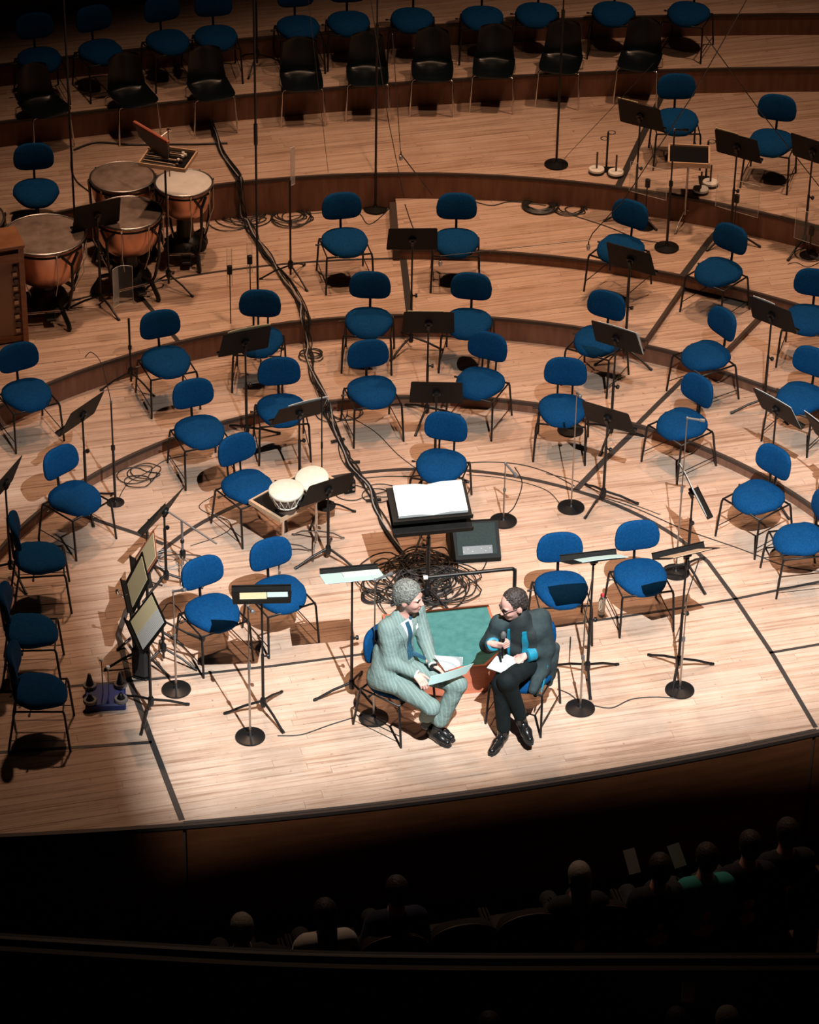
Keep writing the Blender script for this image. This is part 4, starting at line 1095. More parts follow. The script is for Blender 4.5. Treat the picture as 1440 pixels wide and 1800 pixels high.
def thunder_plate():
    zt = Z2+1.62
    A = at(237, 216, zt); B = at(295, 250, zt); d = (B-A)[:2]
    t = empty('metal_plate', (A[0], A[1], zt), math.atan2(d[1], d[0]), 'thin grey metal plate hung from a red wooden bar above the mallet tray', 'percussion')
    Ln = float(np.linalg.norm(d))
    MB().add([(0, -.002, -.02), (Ln, -.002, -.02), (Ln, -.002, -.27), (.06, -.002, -.12), (0, .002, -.02), (Ln, .002, -.02), (Ln, .002, -.27), (.06, .002, -.12)], [(3, 2, 1, 0), (4, 5, 6, 7), (0, 1, 5, 4), (1, 2, 6, 5), (2, 3, 7, 6), (3, 0, 4, 7)]).build('plate', 'plate', t)
    MB().box((Ln/2, 0, 0), (Ln+.03, .035, .045), bev=.008).build('bar', 'redwood', t)
    MB().tube([(Ln*.8, .09, -.45), (Ln*.8, .09, .06)], .007, 6).tube([(Ln*.8, .09, .05), (Ln*.8, 0, .02)], .006, 6).build('hanger', 'steel', t, True)
    MB().box((Ln*.8+.01, .09, .06), (.05, .03, .03), bev=.005).build('clamp', 'chrome', t)
thunder_plate()
def mute_stand(c1, c2, rod, label, hrod=.42):
    a = at(*c1, Z4+.05); b_ = at(*c2, Z4+.05); r = at(*rod, Z4)
    t = empty('mute_stand', (r[0], r[1], Z4), 0, label, 'stand', 'peg stands with white felt discs')
    MB().tube([(0, 0, .02), (0, 0, hrod)], .011, 8).build('rod', 'black', t, True)
    for k, zz in enumerate((hrod, hrod-.07)):
        MB().tube([(.035+.04*math.cos(q)-.07*k, .04*math.sin(q), zz) for q in [2*PI*i/16 for i in range(16)]], .005, 6, True).build('ring', 'black', t, True)
    for q in (a, b_):
        x, y = q[0]-r[0], q[1]-r[1]
        MB().lathe([(0, 0), (.085, 0), (.085, .03), (0, .03)], 20, c=(x, y, 0)).build('foot_disc', 'black', t, True, 30)
        MB().lathe([(0, .03), (.083, .03), (.080, .05), (0, .052)], 20, c=(x, y, 0)).build('felt_disc', 'white', t, True, 30)
        MB().tube([(x, y, .04), (x, y, .24)], .010, 8).build('peg', 'drumwood', t, True)
        MB().box((x/2, y/2, .012), (max(abs(x), .04), max(abs(y), .03), .015)).build('bar', 'black', t)
mute_stand((1049, 296), (1083, 301), (1066, 296), 'black peg stand with two white felt discs, left of the black-topped table')
mute_stand((1232, 331), (1249, 319), (1241, 312), 'black peg stand with two white felt discs, under the black-topped table')
def side_table():
    p = at(1203, 392, Z3); z = height_at(p, 274)-Z3
    t = empty('percussion_table', (p[0], p[1], Z3), math.radians(-4), 'small black-topped percussion table on a pale tripod, rear right', 'table')
    MB().box((0, 0, z), (.40, .40, .014)).build('table_top', 'black', t)
    for c, s_ in (((0, -.2, z), (.43, .018, .05)), ((0, .2, z), (.43, .018, .05)), ((-.205, 0, z), (.018, .40, .05)), ((.205, 0, z), (.018, .40, .05))): MB().box(c, s_).build('rim', 'tan', t)
    MB().tube([(0, 0, .1), (0, 0, z-.01)], .012, 8).build('pole', 'steel', t, True)
    for k in range(3): put('leg', TRI['leg_steel'], t, rot=(0, 0, math.radians(-110+120*k)))
side_table()
def drum_table():
    zt = .50
    A, B, C_ = at(437, 880, zt), at(493, 914, zt), at(606, 852, zt); D = A+C_-B
    cen = (A+B+C_+D)/4
    t = empty('percussion_table', (cen[0], cen[1], 0), 0, 'pale wood table with a dark inlay carrying two hand drums', 'table')
    pts = [tuple((q-cen)[:2]) for q in (A, B, C_, D)]
    MB().prism(pts, zt-.035, zt-.006).build('table_top', 'tan', t)
    MB().prism([(x*.93, y*.93) for x, y in pts], zt-.006, zt-.003).build('inlay', 'black', t)
    for i in range(4):
        a, b_ = np.array(pts[i]), np.array(pts[(i+1) % 4]); MB().prism([tuple(a), tuple(b_), tuple(b_*.93), tuple(a*.93)], zt-.006, zt+.006).build('rim', 'tan', t)
    for q in ((493, 905), (556, 878)):
        e = at(*q, zt); x, y = e[0]-cen[0], e[1]-cen[1]
        if q[0] == 493: x += .02; y += .05
        MB().tube([(x, y, .05), (x, y, zt-.03)], .012, 8).build('pole', 'chrome', t, True)
        for k in range(3): put('leg', TRI['leg_steel'], t, (x, y, 0), rot=(0, 0, math.radians(25+120*k)))
    ex = np.array([pts[2][0]-pts[1][0], pts[2][1]-pts[1][1]]); yawt = math.atan2(ex[1], ex[0])
    def hand_drum(px, R, h, tiltv, label, up):
        q = at(*px, zt+h); o = empty('hand_drum', (q[0], q[1], zt+.0), yawt, label, 'drum', 'hand drums on the table')
        o.rotation_euler = (tiltv[0], tiltv[1], yawt)
        MB().lathe([(.001, .0), (R*.55, .0), (R*.6, .01), (R*.52, h*.18), (R*.62, h*.4), (R*.93, h*.78), (R*.97, h*.93), (.001, h*.93)], 24).build('body', 'drumwood', o, True, 60)
        MB().lathe([(R*.98, h*.86), (R*1.04, h*.88), (R*1.05, h*.97), (R*.98, h*1.0), (.001, h*1.005)], 28).build('drum_skin', 'cream_skin', o, True, 60)
        for i in range(14):
            a0 = 2*PI*i/14; a1 = a0+PI/14
            MB().tube([(R*1.03*math.cos(a0), R*1.03*math.sin(a0), h*.88), (R*.70*math.cos(a1), R*.70*math.sin(a1), h*.36), (R*1.03*math.cos(a1+PI/14), R*1.03*math.sin(a1+PI/14), h*.88)], .0045, 5).build('cord', 'rope', o, True)
        MB().tube([(R*.70*math.cos(q_), R*.70*math.sin(q_), h*.36) for q_ in [2*PI*i/20 for i in range(20)]], .006, 6, True).build('cord_ring', 'rope', o, True)
    hand_drum((504, 857), .150, .24, (.05, -.08), 'goblet hand drum with white cords on the table, left one', 1)
    hand_drum((552, 832), .145, .24, (.10, -.22), 'hand drum with a cream skin behind the leaning desk, right one', 1)
    o = MB().lathe([(.001, 0), (.09, 0), (.095, .01), (.04, .03), (.001, .032)], 20).build('cymbal_pad', 'speaker', None, True)
    q = at(572, 890, .33); o.location = q; tag(o, 'dark round pad on a clamp under the hand drum table', 'pad')
drum_table()
def instrument_case():
    p = at(52, 602, Z2); d = at(0, 626, Z2)
    # front right lower corner p; the case runs off to the left
    yaw = math.radians(20); H = 1.05; Wd, Dp = .80, .38
    ex = np.array([math.cos(yaw), math.sin(yaw)]); ey = np.array([-ex[1], ex[0]])
    c = p[:2]-ex*Wd/2+ey*Dp/2
    t = empty('wooden_case', (c[0], c[1], Z2), yaw, 'tall wooden instrument case with a notched rail, cut by the left edge', 'case')
    w, dd = Wd/2, Dp/2
    for x in (-w+.03, w-.03):
        for y in (-dd+.03, dd-.03): MB().box((x, y, H/2), (.055, .055, H), bev=.004).build('post', 'casewood', t)
    MB().box((0, 0, H+.02), (Wd+.02, Dp+.02, .04), bev=.006).build('top_board', 'casewood', t)
    MB().box((0, 0, .05), (Wd-.06, Dp-.06, .06)).build('bottom_board', 'casewood', t)
    MB().box((0, -dd+.05, H*.5), (Wd-.10, .012, H-.08)).build('front_panel', 'casewood2', t)
    MB().box((w-.05, 0, H*.5), (.012, Dp-.10, H-.08)).build('side_panel', 'casewood2', t)
    MB().box((0, -dd+.02, H-.10), (Wd-.10, .04, .10), bev=.004).build('cross_rail', 'casewood', t)
    q = MB(); M4 = Matrix.Translation((-.02, -dd+.03, H*.45)) @ Matrix.Rotation(math.radians(28), 4, 'Y'); q.box((0, 0, 0), (.03, .02, .72), M4=M4); q.build('brace', 'casewood', t)
    MB().box((w-.36, -dd+.03, H*.45), (.03, .02, H-.2)).build('brace', 'casewood', t)
    for i in range(10):
        MB().box((w-.10+.008*(i % 2), -dd+.03, .14+i*.078), (.045, .03, .036), bev=.004).build('notch_block', 'drumwood' if i % 2 else 'tan', t)
instrument_case()

# ------------------------------------------------------------------ small things
def bottle():
    p = at(1057, 1081, 0); t = empty('water_bottle', (p[0], p[1], 0), 0, 'clear plastic water bottle with a red cap by a chair leg', 'bottle')
    MB().lathe([(.001, 0), (.030, 0), (.033, .01), (.033, .05), (.030, .06), (.033, .07), (.033, .14), (.028, .165), (.014, .195), (.013, .205), (.001, .205)], 20).build('bottle', 'water', t, True, 60)
    MB().lathe([(.001, .203), (.016, .203), (.016, .225), (.001, .226)], 14).build('cap', 'red', t, True, 40)
bottle()
def mute_box():
    p = at(186, 1232, 0); t = empty('mute_rack', (p[0], p[1], 0), math.radians(6), 'low dark blue tray with four black cone mutes on the left boards', 'rack')
    MB().box((0, 0, .035), (.34, .30, .07), bev=.012).build('tray', 'bluebox', t)
    for x in (-.13, .13):
        for y in (-.10, .11):
            MB().lathe([(.02, .07), (.055, .07), (.060, .085), (.055, .10), (.03, .10)], 18, c=(x, y, 0)).build('ring', 'greyrub', t, True)
            MB().lathe([(.001, .07), (.040, .07), (.036, .10), (.012, .21 if y > 0 else .15), (.001, .215 if y > 0 else .155)], 14, c=(x, y, 0)).build('cone_mute', 'black', t, True, 50)
    for x, hh in ((-.02, .42), (.03, .34)):
        st = MB().tube([(x, .02, .06), (x, .02, hh)], .005, 6).build('stick', 'grey', t, True)
        MB().lathe([(.001, -.014), (.016, -.01), (.018, 0), (.016, .01), (.001, .014)], 10, c=(x, .02, hh)).build('stick_tip', 'white', st, True)
mute_box()
def bass_clarinet():
    p = at(238, 1168, 0)
    t = empty('bass_clarinet', (p[0], p[1], 0), math.radians(10), 'black bass clarinet with a silver neck resting on its stand at the left', 'instrument')
    MB().tube([(0, 0, .16), (-.03, .08, .95)], .022, 12).build('body', 'ebony', t, True)
    MB().tube(catmull([(-.03, .08, .94), (-.035, .09, 1.02), (-.07, .07, 1.07), (-.11, .05, 1.05), (-.14, .045, 1.09), (-.18, .05, 1.13)], 5), .012, 10).build('neck', 'silver', t, True)
    MB().lathe([(.001, -.03), (.018, -.03), (.024, 0), (.02, .03), (.001, .03)], 12, c=(-.19, .05, 1.14)).build('mouthpiece_cap', 'silver', t, True)
    MB().tube(catmull([(0, 0, .17), (.005, -.02, .10), (.03, -.06, .08), (.06, -.08, .13), (.08, -.09, .19)], 5), [.022]*6+[.024]*5+[.028]*4+[.034]*3+[.042, .05, .056][:3], 12).build('bell', 'silver', t, True) if False else MB().tube([(0, 0, .17), (.005, -.03, .10), (.035, -.06, .08), (.06, -.08, .13), (.08, -.09, .19)], [.022, .024, .028, .038, .056], 12).build('bell', 'silver', t, True)
    for i in range(14):
        f = i/13; z = .24+.62*f; y = .08*(z-.16)/.79
        MB().lathe([(.001, 0), (.012, 0), (.012, .005), (.001, .006)], 8, M4=Matrix.Translation((.02-.03*(z-.16)/.79, y-.012*(i % 2), z)) @ Matrix.Rotation(PI/2, 4, 'Y')).build('key', 'silver', t, True)
    MB().tube([(.02, -.012, .22), (-.008, .062, .90)], .004, 6).build('key_rod', 'silver', t, True)
    MB().tube([(0, .02, .01), (-.01, .04, .45)], .009, 6).build('stand_post', 'black', t, True)
    for k in range(3):
        a = 2*PI*k/3+.5
        MB().tube([(0, .02, .10), (.17*math.cos(a), .02+.17*math.sin(a), .01)], .008, 6).build('stand_leg', 'black', t, True)
bass_clarinet()
bpy.data.objects['bass_clarinet'].scale = (.66, .66, .66)
def instrument_bag():
    p = at(248, 1192, 0); t = empty('instrument_bag', (p[0], p[1], 0), math.radians(-20), 'slim black bag hanging at the foot of the desk with pages', 'bag')
    MB().box((0, 0, .17), (.15, .07, .30), bev=.025).build('bag_body', 'rubber', t, True)
    MB().tube(catmull([(-.05, 0, .31), (-.03, 0, .38), (.03, 0, .38), (.05, 0, .31)], 5), .006, 6).build('strap', 'black', t, True)
    MB().box((0, 0, .01), (.13, .06, .02), bev=.005).build('bag_base', 'black', t)
instrument_bag()
def clarinet():
    p = at(262, 1030, 0)
    t = empty('clarinet', (p[0], p[1], 0), 0, 'slim black and silver clarinet standing behind the left desks', 'instrument')
    MB().tube([(0, 0, .06), (0, 0, .62)], [.022, .013], 10).build('body', 'ebony', t, True)
    MB().tube([(0, 0, .62), (.02, .02, .70)], .011, 8).build('barrel', 'silver', t, True)
    MB().lathe([(.001, 0), (.04, 0), (.034, .03), (.02, .10), (.001, .10)], 14).build('bell', 'ebony', t, True)
    for i in range(8): MB().lathe([(.001, 0), (.010, 0), (.010, .005), (.001, .006)], 8, M4=Matrix.Translation((.014, -.008+.008*(i % 2), .16+.055*i)) @ Matrix.Rotation(PI/2, 4, 'Y')).build('key', 'silver', t, True)
    for k in range(3):
        a = 2*PI*k/3; MB().tube([(0, 0, .05), (.12*math.cos(a), .12*math.sin(a), .008)], .007, 6).build('stand_leg', 'black', t, True)
clarinet()
def black_box():
    p = at(612, 862, 0); t = empty('stage_box', (p[0], p[1], 0), math.radians(20), 'small black cable box with metal sockets beside the cable run', 'box')
    MB().box((0, 0, .07), (.11, .13, .14), bev=.01).build('body', 'speaker', t)
    for x, z in ((-.03, .10), (.03, .10), (-.03, .05), (.03, .05)):
        MB().lathe([(.001, 0), (.014, 0), (.014, .008), (.001, .008)], 10, M4=Matrix.Translation((x, -.066, z)) @ Matrix.Rotation(PI/2, 4, 'X')).build('socket', 'steel', t, True)
black_box()

# ------------------------------------------------------------------ cables
def cable(pts, label, r=.006, m_='cable', name='cable', group='loose cables on the stage', n=6):
    P = [at(a, b, z)+np.array([0, 0, r*1.0]) for a, b, z in pts]
    o = MB().tube(catmull(P, n), r, 6).build(name, m_, None, True)
    return tag(o, label, 'cable', group)
RUN = [(364, 178, Z4), (369, 205, Z4), (378, 240, Z4), (392, 275, Z4), (415, 312, Z4), (421, 321, Z4+.015), (425, 381, Z2+.04), (431, 392, Z2), (445, 415, Z2), (470, 452, Z2), (500, 490, Z2), (526, 530, Z2), (537, 563, Z2+.015), (541, 606, Z1+.03), (545, 632, Z1), (556, 670, Z1), (571, 708, Z1+.01), (575, 730, 0), (590, 760, 0), (606, 798, 0), (622, 826, 0), (650, 860, 0), (663, 890, 0), (676, 925, 0), (700, 965, 0), (722, 990, 0)]
bun = empty('cable_run', at(545, 632, Z1), 0, 'thick black cable run snaking down the steps to the podium', 'cable')
for k in range(9):
    rn = random.Random(50+k); P = []
    for i, (a, b, z) in enumerate(RUN):
        sp = 1.0 if 3 < i < 24 else .5
        q = at(a+rn.uniform(-9, 9)*sp, b+rn.uniform(-2, 2), z)+np.array([0, 0, .012+.010*(k % 3)])
        P.append(q-np.array(bun.location))
    MB().tube(catmull(P, 4), .0065 if k < 6 else .0045, 6).build('strand', 'cable_grey' if k == 5 else 'cable', bun, True)
for q, a in (((594, 777, 0), 25), ((620, 815, 0), 5), ((657, 882, 0), 10), ((705, 985, 0), 5)):
    o_ = at(*q)-np.array(bun.location); MB().box((o_[0], o_[1], o_[2]+.02), (.14, .028, .012), math.radians(a)).build('cable_tie', 'cable', bun)
def loops(cx, cy, z, n, rx, seed, label, r=.005, name='cable_coil', m_='cable', spread=.25, stuff=False, lift=.0):
    rn = random.Random(seed); c = at(cx, cy, z)
    P = []
    for i in range(n):
        ox, oy = rn.gauss(0, rx*spread), rn.gauss(0, rx*spread); R = rx*rn.uniform(.7, 1.1); e = rn.uniform(.75, 1.1)
        for j in range(10):
            a = 2*PI*j/10+i*.3
            P.append(c+np.array([ox+R*math.cos(a), oy+R*e*math.sin(a), r+rn.random()*.012+lift*rn.random()]))
    o = MB().tube(catmull(P, 3), r, 6).build(name, m_, None, True)
    return tag(o, label, 'cable', None if stuff else 'coiled cables')
loops(947, 364, Z3, 6, .17, 1, 'thick black coil of cable below the rear step, left of two', .011, spread=.06)
loops(1004, 369, Z3, 5, .16, 2, 'looser black coil of cable below the rear step, right of two', .006, spread=.14)
loops(430, 380, Z2, 7, .24, 3, 'tangled cable loops right of the small timpani', .006, spread=.35)
loops(505, 385, Z2, 6, .20, 4, 'tangled cable loops under the clear screen left of centre', .006, spread=.4)
loops(738, 352, Z2+.0, 5, .15, 5, 'small cable coil at the foot of the rear step, centre', .005, spread=.4)
loops(238, 836, 0, 4, .14, 6, 'grey cable loops beside the slim microphone base', .005, spread=.45)
loops(548, 625, Z1, 3, .11, 7, 'two cable rings beside the cable run on the first step', .006, spread=.5)
loops(590, 730, 0, 4, .16, 8, 'cable loops under the chair left of the front centre desk', .005, spread=.5)
loops(655, 1050, 0, 4, .11, 9, 'neat black cable ring left of the cable heap', .006, spread=.12)
loops(300, 985, 0, 5, .14, 10, 'pale cable loops on the joint behind the front left chair', .004, 'cable_coil', 'cable_grey', .5)
loops(1432, 450, Z3, 5, .14, 11, 'cable coil at the right edge on the third step', .005, spread=.3)
loops(640, 870, 0, 3, .16, 12, 'cable loops beside the small cable box', .005, spread=.5)
for k, (cx, cy, rr, nn_, sd) in enumerate(((735, 1005, .22, 16, 21), (755, 1025, .30, 16, 22), (700, 1035, .28, 9, 23))):
    loops(cx, cy, 0, nn_, rr, sd, ['dense heap of tangled black cable behind the podium', 'spread tangle of black cable right of the heap behind the podium', 'loose cable tangle left of the heap, behind the suited man'][k], .0065, 'cable_heap', 'cable', .32, True, .06)
cable([(130, 265, Z4), (170, 252, Z4), (230, 256, Z4), (290, 255, Z4), (345, 255, Z4), (400, 253, Z4)], 'black cable crossing the broad step behind the timpani', .012)
cable([(127, 270, Z4), (125, 295, Z4), (135, 320, Z4), (160, 340, Z4)], 'black cable curling down beside the timpani pole', .008)
cable([(505, 382, Z2), (560, 375, Z2), (625, 372, Z2), (650, 395, Z2), (690, 362, Z2)], 'cable under the rear centre chair', .005)
cable([(712, 360, Z3), (722, 390, Z3), (728, 405, Z3)], 'cable hanging down the joint behind the centre desks', .005)
cable([(770, 347, Z3), (830, 355, Z3), (865, 362, Z3), (900, 355, Z3), (960, 362, Z3)], 'cable along the foot of the rear step', .006)
cable([(1000, 377, Z3), (1070, 400, Z3), (1120, 420, Z3), (1165, 428, Z3)], 'cable running from the right coil to the round base', .006)
cable([(610, 730, 0), (660, 760, 0), (700, 800, 0), (740, 830, 0)], 'cable left of the chair behind the score', .004)
cable([(630, 842, 0), (680, 838, 0), (740, 836, 0), (820, 815, 0), (900, 815, 0), (960, 830, 0), (1010, 855, 0)], 'thin cable along the joint behind the score', .005)
cable([(820, 835, 0), (890, 842, 0), (960, 862, 0), (990, 895, 0)], 'thin cable curving to the base by the desk with crossed feet', .004)
cable([(905, 822, 0), (918, 850, 0), (905, 890, 0), (890, 905, 0)], 'microphone cable looping down to the base beside the score', .005)
cable([(895, 910, 0), (840, 915, 0), (790, 912, 0)], 'cable from the base beside the score toward the stand', .005)
cable([(860, 975, 0), (850, 1000, 0), (835, 1010, 0), (800, 1000, 0), (770, 990, 0)], 'cable from the wedge loudspeaker to the heap', .006)
cable([(1010, 862, 0), (1060, 875, 0), (1120, 895, 0), (1200, 930, 0), (1300, 965, 0), (1380, 995, 0), (1440, 1005, 0)], 'long thin cable running to the right edge', .005)
cable([(960, 833, 0), (1010, 845, 0), (1060, 868, 0), (1115, 888, 0), (1160, 905, 0)], 'thin cable beside the curved joint on the right', .004)
cable([(1040, 1240, 0), (1075, 1245, 0), (1110, 1230, 0), (1150, 1226, 0), (1190, 1228, 0)], 'thin cable between the two front right round bases', .005)
cable([(980, 1212, 0), (1000, 1220, 0), (1015, 1232, 0)], 'short cable left of the front right round base', .005)
cable([(488, 1294, 0), (530, 1292, 0), (580, 1275, 0), (622, 1262, 0)], 'thin cable to the base under the suited man chair', .005)
cable([(310, 1100, 0), (320, 1080, 0), (300, 1060, 0), (285, 1075, 0)], 'short cable curl beside the front left chair', .004)
cable([(335, 960, 0), (380, 945, 0), (405, 930, 0), (400, 915, 0), (370, 905, 0), (350, 890, 0), (380, 870, 0)], 'thin cable loop under the chair by the drum table', .004)
cable([(205, 885, 0), (225, 850, 0), (260, 830, 0), (290, 810, 0), (330, 800, 0)], 'thin cable from the slim base to the first step', .004)
cable([(1310, 400, Z3), (1330, 408, Z3), (1370, 416, Z3), (1400, 432, Z3), (1440, 440, Z3)], 'thin cable along the third step at the right', .005)
cable([(1385, 465, Z3), (1400, 462, Z3), (1420, 470, Z3), (1440, 462, Z3)], 'short cable curl at the right edge', .004)

# ------------------------------------------------------------------ suspended wires and hanging microphones
def wire(pts, label, r=.004, mic=False, name='suspended_wire'):
    P = [at(a, b, z) for a, b, z in pts]
    o = MB().tube(P, r, 5).build(name, 'cable', None, True); tag(o, label, 'wire', 'wires hung above the stage')
    return o
wire([(643, -60, 5.2), (683, 213, 3.2), (710, 347, 2.2)], 'thin suspended wire left of the rear centre chairs')
wire([(690, 60, 4.2), (704, 264, 2.4)], 'thin suspended wire holding a hanging microphone')
wire([(706, 272, 2.35), (735, 310, 1.9), (760, 343, 1.6)], 'short slanting wire below the hanging microphone', .006)
wire([(1330, -30, 5.5), (1213, 175, 3.6), (1100, 347, 2.3), (1042, 410, 1.8), (1036, 422, 1.72)], 'long wire crossing the right of the stage down to a hanging microphone', .005)
wire([(1240, 63, 4.0), (1340, 200, 2.9), (1440, 327, 1.9)], 'long wire slanting to the right edge', .005)
wire([(993, 278, Z4+.004), (1000, 270, 1.2), (1073, 193, 2.4), (1150, 110, 2.9)], 'thin wire right of the tall rear microphone pole', .003)
wire([(538, -40, 4.5), (577, 303, 2.0)], 'very thin wire left of centre', .0025)
wire([(775, 450, 1.7), (900, 436, 1.72), (1036, 422, 1.72)], 'thin wire strung between two hanging microphones', .003)
def hanging_mic(px, py, z, label):
    p = at(px, py, z); t = empty('hanging_microphone', p, 0, label, 'microphone', 'small hanging microphones')
    MB().tube([(0, 0, .0), (0, 0, -.05)], .006, 6).build('stem', 'black', t, True)
    MB().lathe([(.001, -.10), (.013, -.095), (.015, -.07), (.012, -.045), (.001, -.04)], 10).build('capsule', 'steel', t, True)
    MB().tube([(.02*math.cos(a), .0, -.06+.03*math.sin(a)) for a in [2*PI*i/12 for i in range(12)]], .002, 5, True).build('cradle', 'steel', t, True)
hanging_mic(1035, 424, 1.72, 'small hanging microphone above the step right of centre')
hanging_mic(774, 452, 1.70, 'small hanging microphone right of the rear centre desk')
hanging_mic(705, 266, 2.40, 'small hanging microphone in front of the rear step')
# ------------------------------------------------------------------ people: smooth bodies from blended rounded limbs
def V3(*a): return np.array(a, float)
def nrm(v): v = np.array(v, float); return v/(np.linalg.norm(v)+1e-9)
class Body:
    """list of blended primitives: ('c',a,b,ra,rb,k) tapered limb, ('e',c,axes3x3,radii,k) ellipsoid; neg = carve"""
    def __init__(s): s.p = []
    def cap(s, a, b, ra, rb=None, k=.03, neg=False):
        s.p.append(('c', np.array(a, float), np.array(b, float), ra, ra if rb is None else rb, k, neg)); return s
    def ell(s, c, rad, axes=None, k=.03, neg=False):
        s.p.append(('e', np.array(c, float), np.eye(3) if axes is None else np.array([nrm(x) for x in axes]), np.array(rad, float), k, neg)); return s
    def dist(s, pr, X, Y, Z):
        if pr[0] == 'c':
            a, b, ra, rb = pr[1:5]; d = b-a; L = d@d+1e-12
            t = np.clip(((X-a[0])*d[0]+(Y-a[1])*d[1]+(Z-a[2])*d[2])/L, 0, 1)
            return np.sqrt((X-a[0]-t*d[0])**2+(Y-a[1]-t*d[1])**2+(Z-a[2]-t*d[2])**2)-(ra+(rb-ra)*t)
        c, A, r = pr[1:4]; x, y, z = X-c[0], Y-c[1], Z-c[2]
        u = (x*A[0][0]+y*A[0][1]+z*A[0][2])/r[0]; v = (x*A[1][0]+y*A[1][1]+z*A[1][2])/r[1]; w = (x*A[2][0]+y*A[2][1]+z*A[2][2])/r[2]
        q = np.sqrt(u*u+v*v+w*w)
        q2 = np.sqrt((u/r[0])**2+(v/r[1])**2+(w/r[2])**2)+1e-9
        return q*(q-1)/q2
    def field_at(s, X, Y, Z):
        F = np.full(X.shape, 1.0)
        for pr in s.p:
            d = s.dist(pr, X, Y, Z); k = pr[-2]
            if pr[-1]:
                h = np.clip(.5-.5*(F+d)/k, 0, 1); F = F*(1-h)+(-d)*h+k*h*(1-h)
            else:
                h = np.clip(.5+.5*(d-F)/k, 0, 1); F = d*(1-h)+F*h-k*h*(1-h)
        return F
    def bbox(s, pr):
        if pr[0] == 'c':
            r = max(pr[3], pr[4]); return np.minimum(pr[1], pr[2])-r, np.maximum(pr[1], pr[2])+r
        r = max(pr[3]); return pr[1]-r, pr[1]+r
    def mesh(s, name, m_, res=.006, noise=None, stripe=None):
        pos = [pr for pr in s.p if not pr[-1]]
        lo = np.min([s.bbox(p)[0] for p in pos], 0)-3*res; hi = np.max([s.bbox(p)[1] for p in pos], 0)+3*res
        n = np.ceil((hi-lo)/res).astype(int)+1
        ax = [lo[i]+res*np.arange(n[i]) for i in range(3)]
        F = np.full(n, .2, np.float32)
        for pr in s.p:
            b0, b1 = s.bbox(pr); k = pr[-2]; mg = max(2*k, 3*res)+.01
            i0 = np.maximum(((b0-mg-lo)/res).astype(int), 0); i1 = np.minimum(((b1+mg-lo)/res).astype(int)+2, n)
            if np.any(i1 <= i0): continue
            sl = tuple(slice(i0[i], i1[i]) for i in range(3))
            X, Y, Z = np.meshgrid(*[ax[i][sl[i]] for i in range(3)], indexing='ij', sparse=True)
            d = s.dist(pr, X, Y, Z); G = F[sl]
            if pr[-1]:
                h = np.clip(.5-.5*(G+d)/k, 0, 1); F[sl] = G*(1-h)+(-d)*h+k*h*(1-h)
            else:
                h = np.clip(.5+.5*(d-G)/k, 0, 1); F[sl] = d*(1-h)+G*h-k*h*(1-h)
        if noise:
            X, Y, Z = np.meshgrid(*ax, indexing='ij', sparse=True); F = F+noise(X, Y, Z).astype(np.float32)
        ins = F < 0
        cnt = np.zeros(n-1, np.int8)
        for a in (0, 1):
            for b in (0, 1):
                for c in (0, 1): cnt += ins[a:n[0]-1+a, b:n[1]-1+b, c:n[2]-1+c]
        act = (cnt > 0) & (cnt < 8); cells = np.argwhere(act)
        idx = -np.ones(n-1, np.int64); idx[act] = np.arange(len(cells))
        acc = np.zeros((len(cells), 3)); num = np.zeros(len(cells))
        corners = [(a, b, c) for a in (0, 1) for b in (0, 1) for c in (0, 1)]
        for p in corners:
            for axis in range(3):
                if p[axis]: continue
                q = list(p); q[axis] = 1
                f0 = F[cells[:, 0]+p[0], cells[:, 1]+p[1], cells[:, 2]+p[2]]; f1 = F[cells[:, 0]+q[0], cells[:, 1]+q[1], cells[:, 2]+q[2]]
                msk = (f0 < 0) != (f1 < 0); t = np.where(msk, f0/(f0-f1+1e-12), 0)
                pt = np.tile(np.array(p, float), (len(cells), 1)); pt[:, axis] += t
                acc += pt*msk[:, None]; num += msk
        verts = (cells+acc/num[:, None])*res+lo
        quads = []
        for axis in range(3):
            a1, a2 = (axis+1) % 3, (axis+2) % 3
            s0 = [slice(None)]*3; s1 = [slice(None)]*3; s0[axis] = slice(0, -1); s1[axis] = slice(1, None)
            A, B = ins[tuple(s0)], ins[tuple(s1)]
            for flip in (False, True):
                e = np.argwhere((A & ~B) if not flip else (~A & B))
                e = e[(e[:, a1] > 0) & (e[:, a2] > 0) & (e[:, a1] < n[a1]-1) & (e[:, a2] < n[a2]-1)]
                if not len(e): continue
                def cid(d1, d2):
                    x = e.copy(); x[:, a1] -= d1; x[:, a2] -= d2; return idx[x[:, 0], x[:, 1], x[:, 2]]
                qd = np.stack([cid(1, 1), cid(0, 1), cid(0, 0), cid(1, 0)], 1)
                quads.append(qd[:, ::-1] if flip else qd)
        Q = np.concatenate(quads)
        me = bpy.data.meshes.new(name); me.from_pydata(verts.tolist(), [], Q.tolist()); me.update()
        if stripe:
            a = me.attributes.new('stripe', 'FLOAT', 'POINT'); a.data.foreach_set('value', stripe(verts).astype(np.float32))
        for p in me.polygons: p.use_smooth = True
        me.materials.append(M[m_]); return me
def frame(f, up=(0, 0, 1)):
    f = nrm(f); l = nrm(np.cross(up, f)); u = np.cross(f, l); return f, l, u

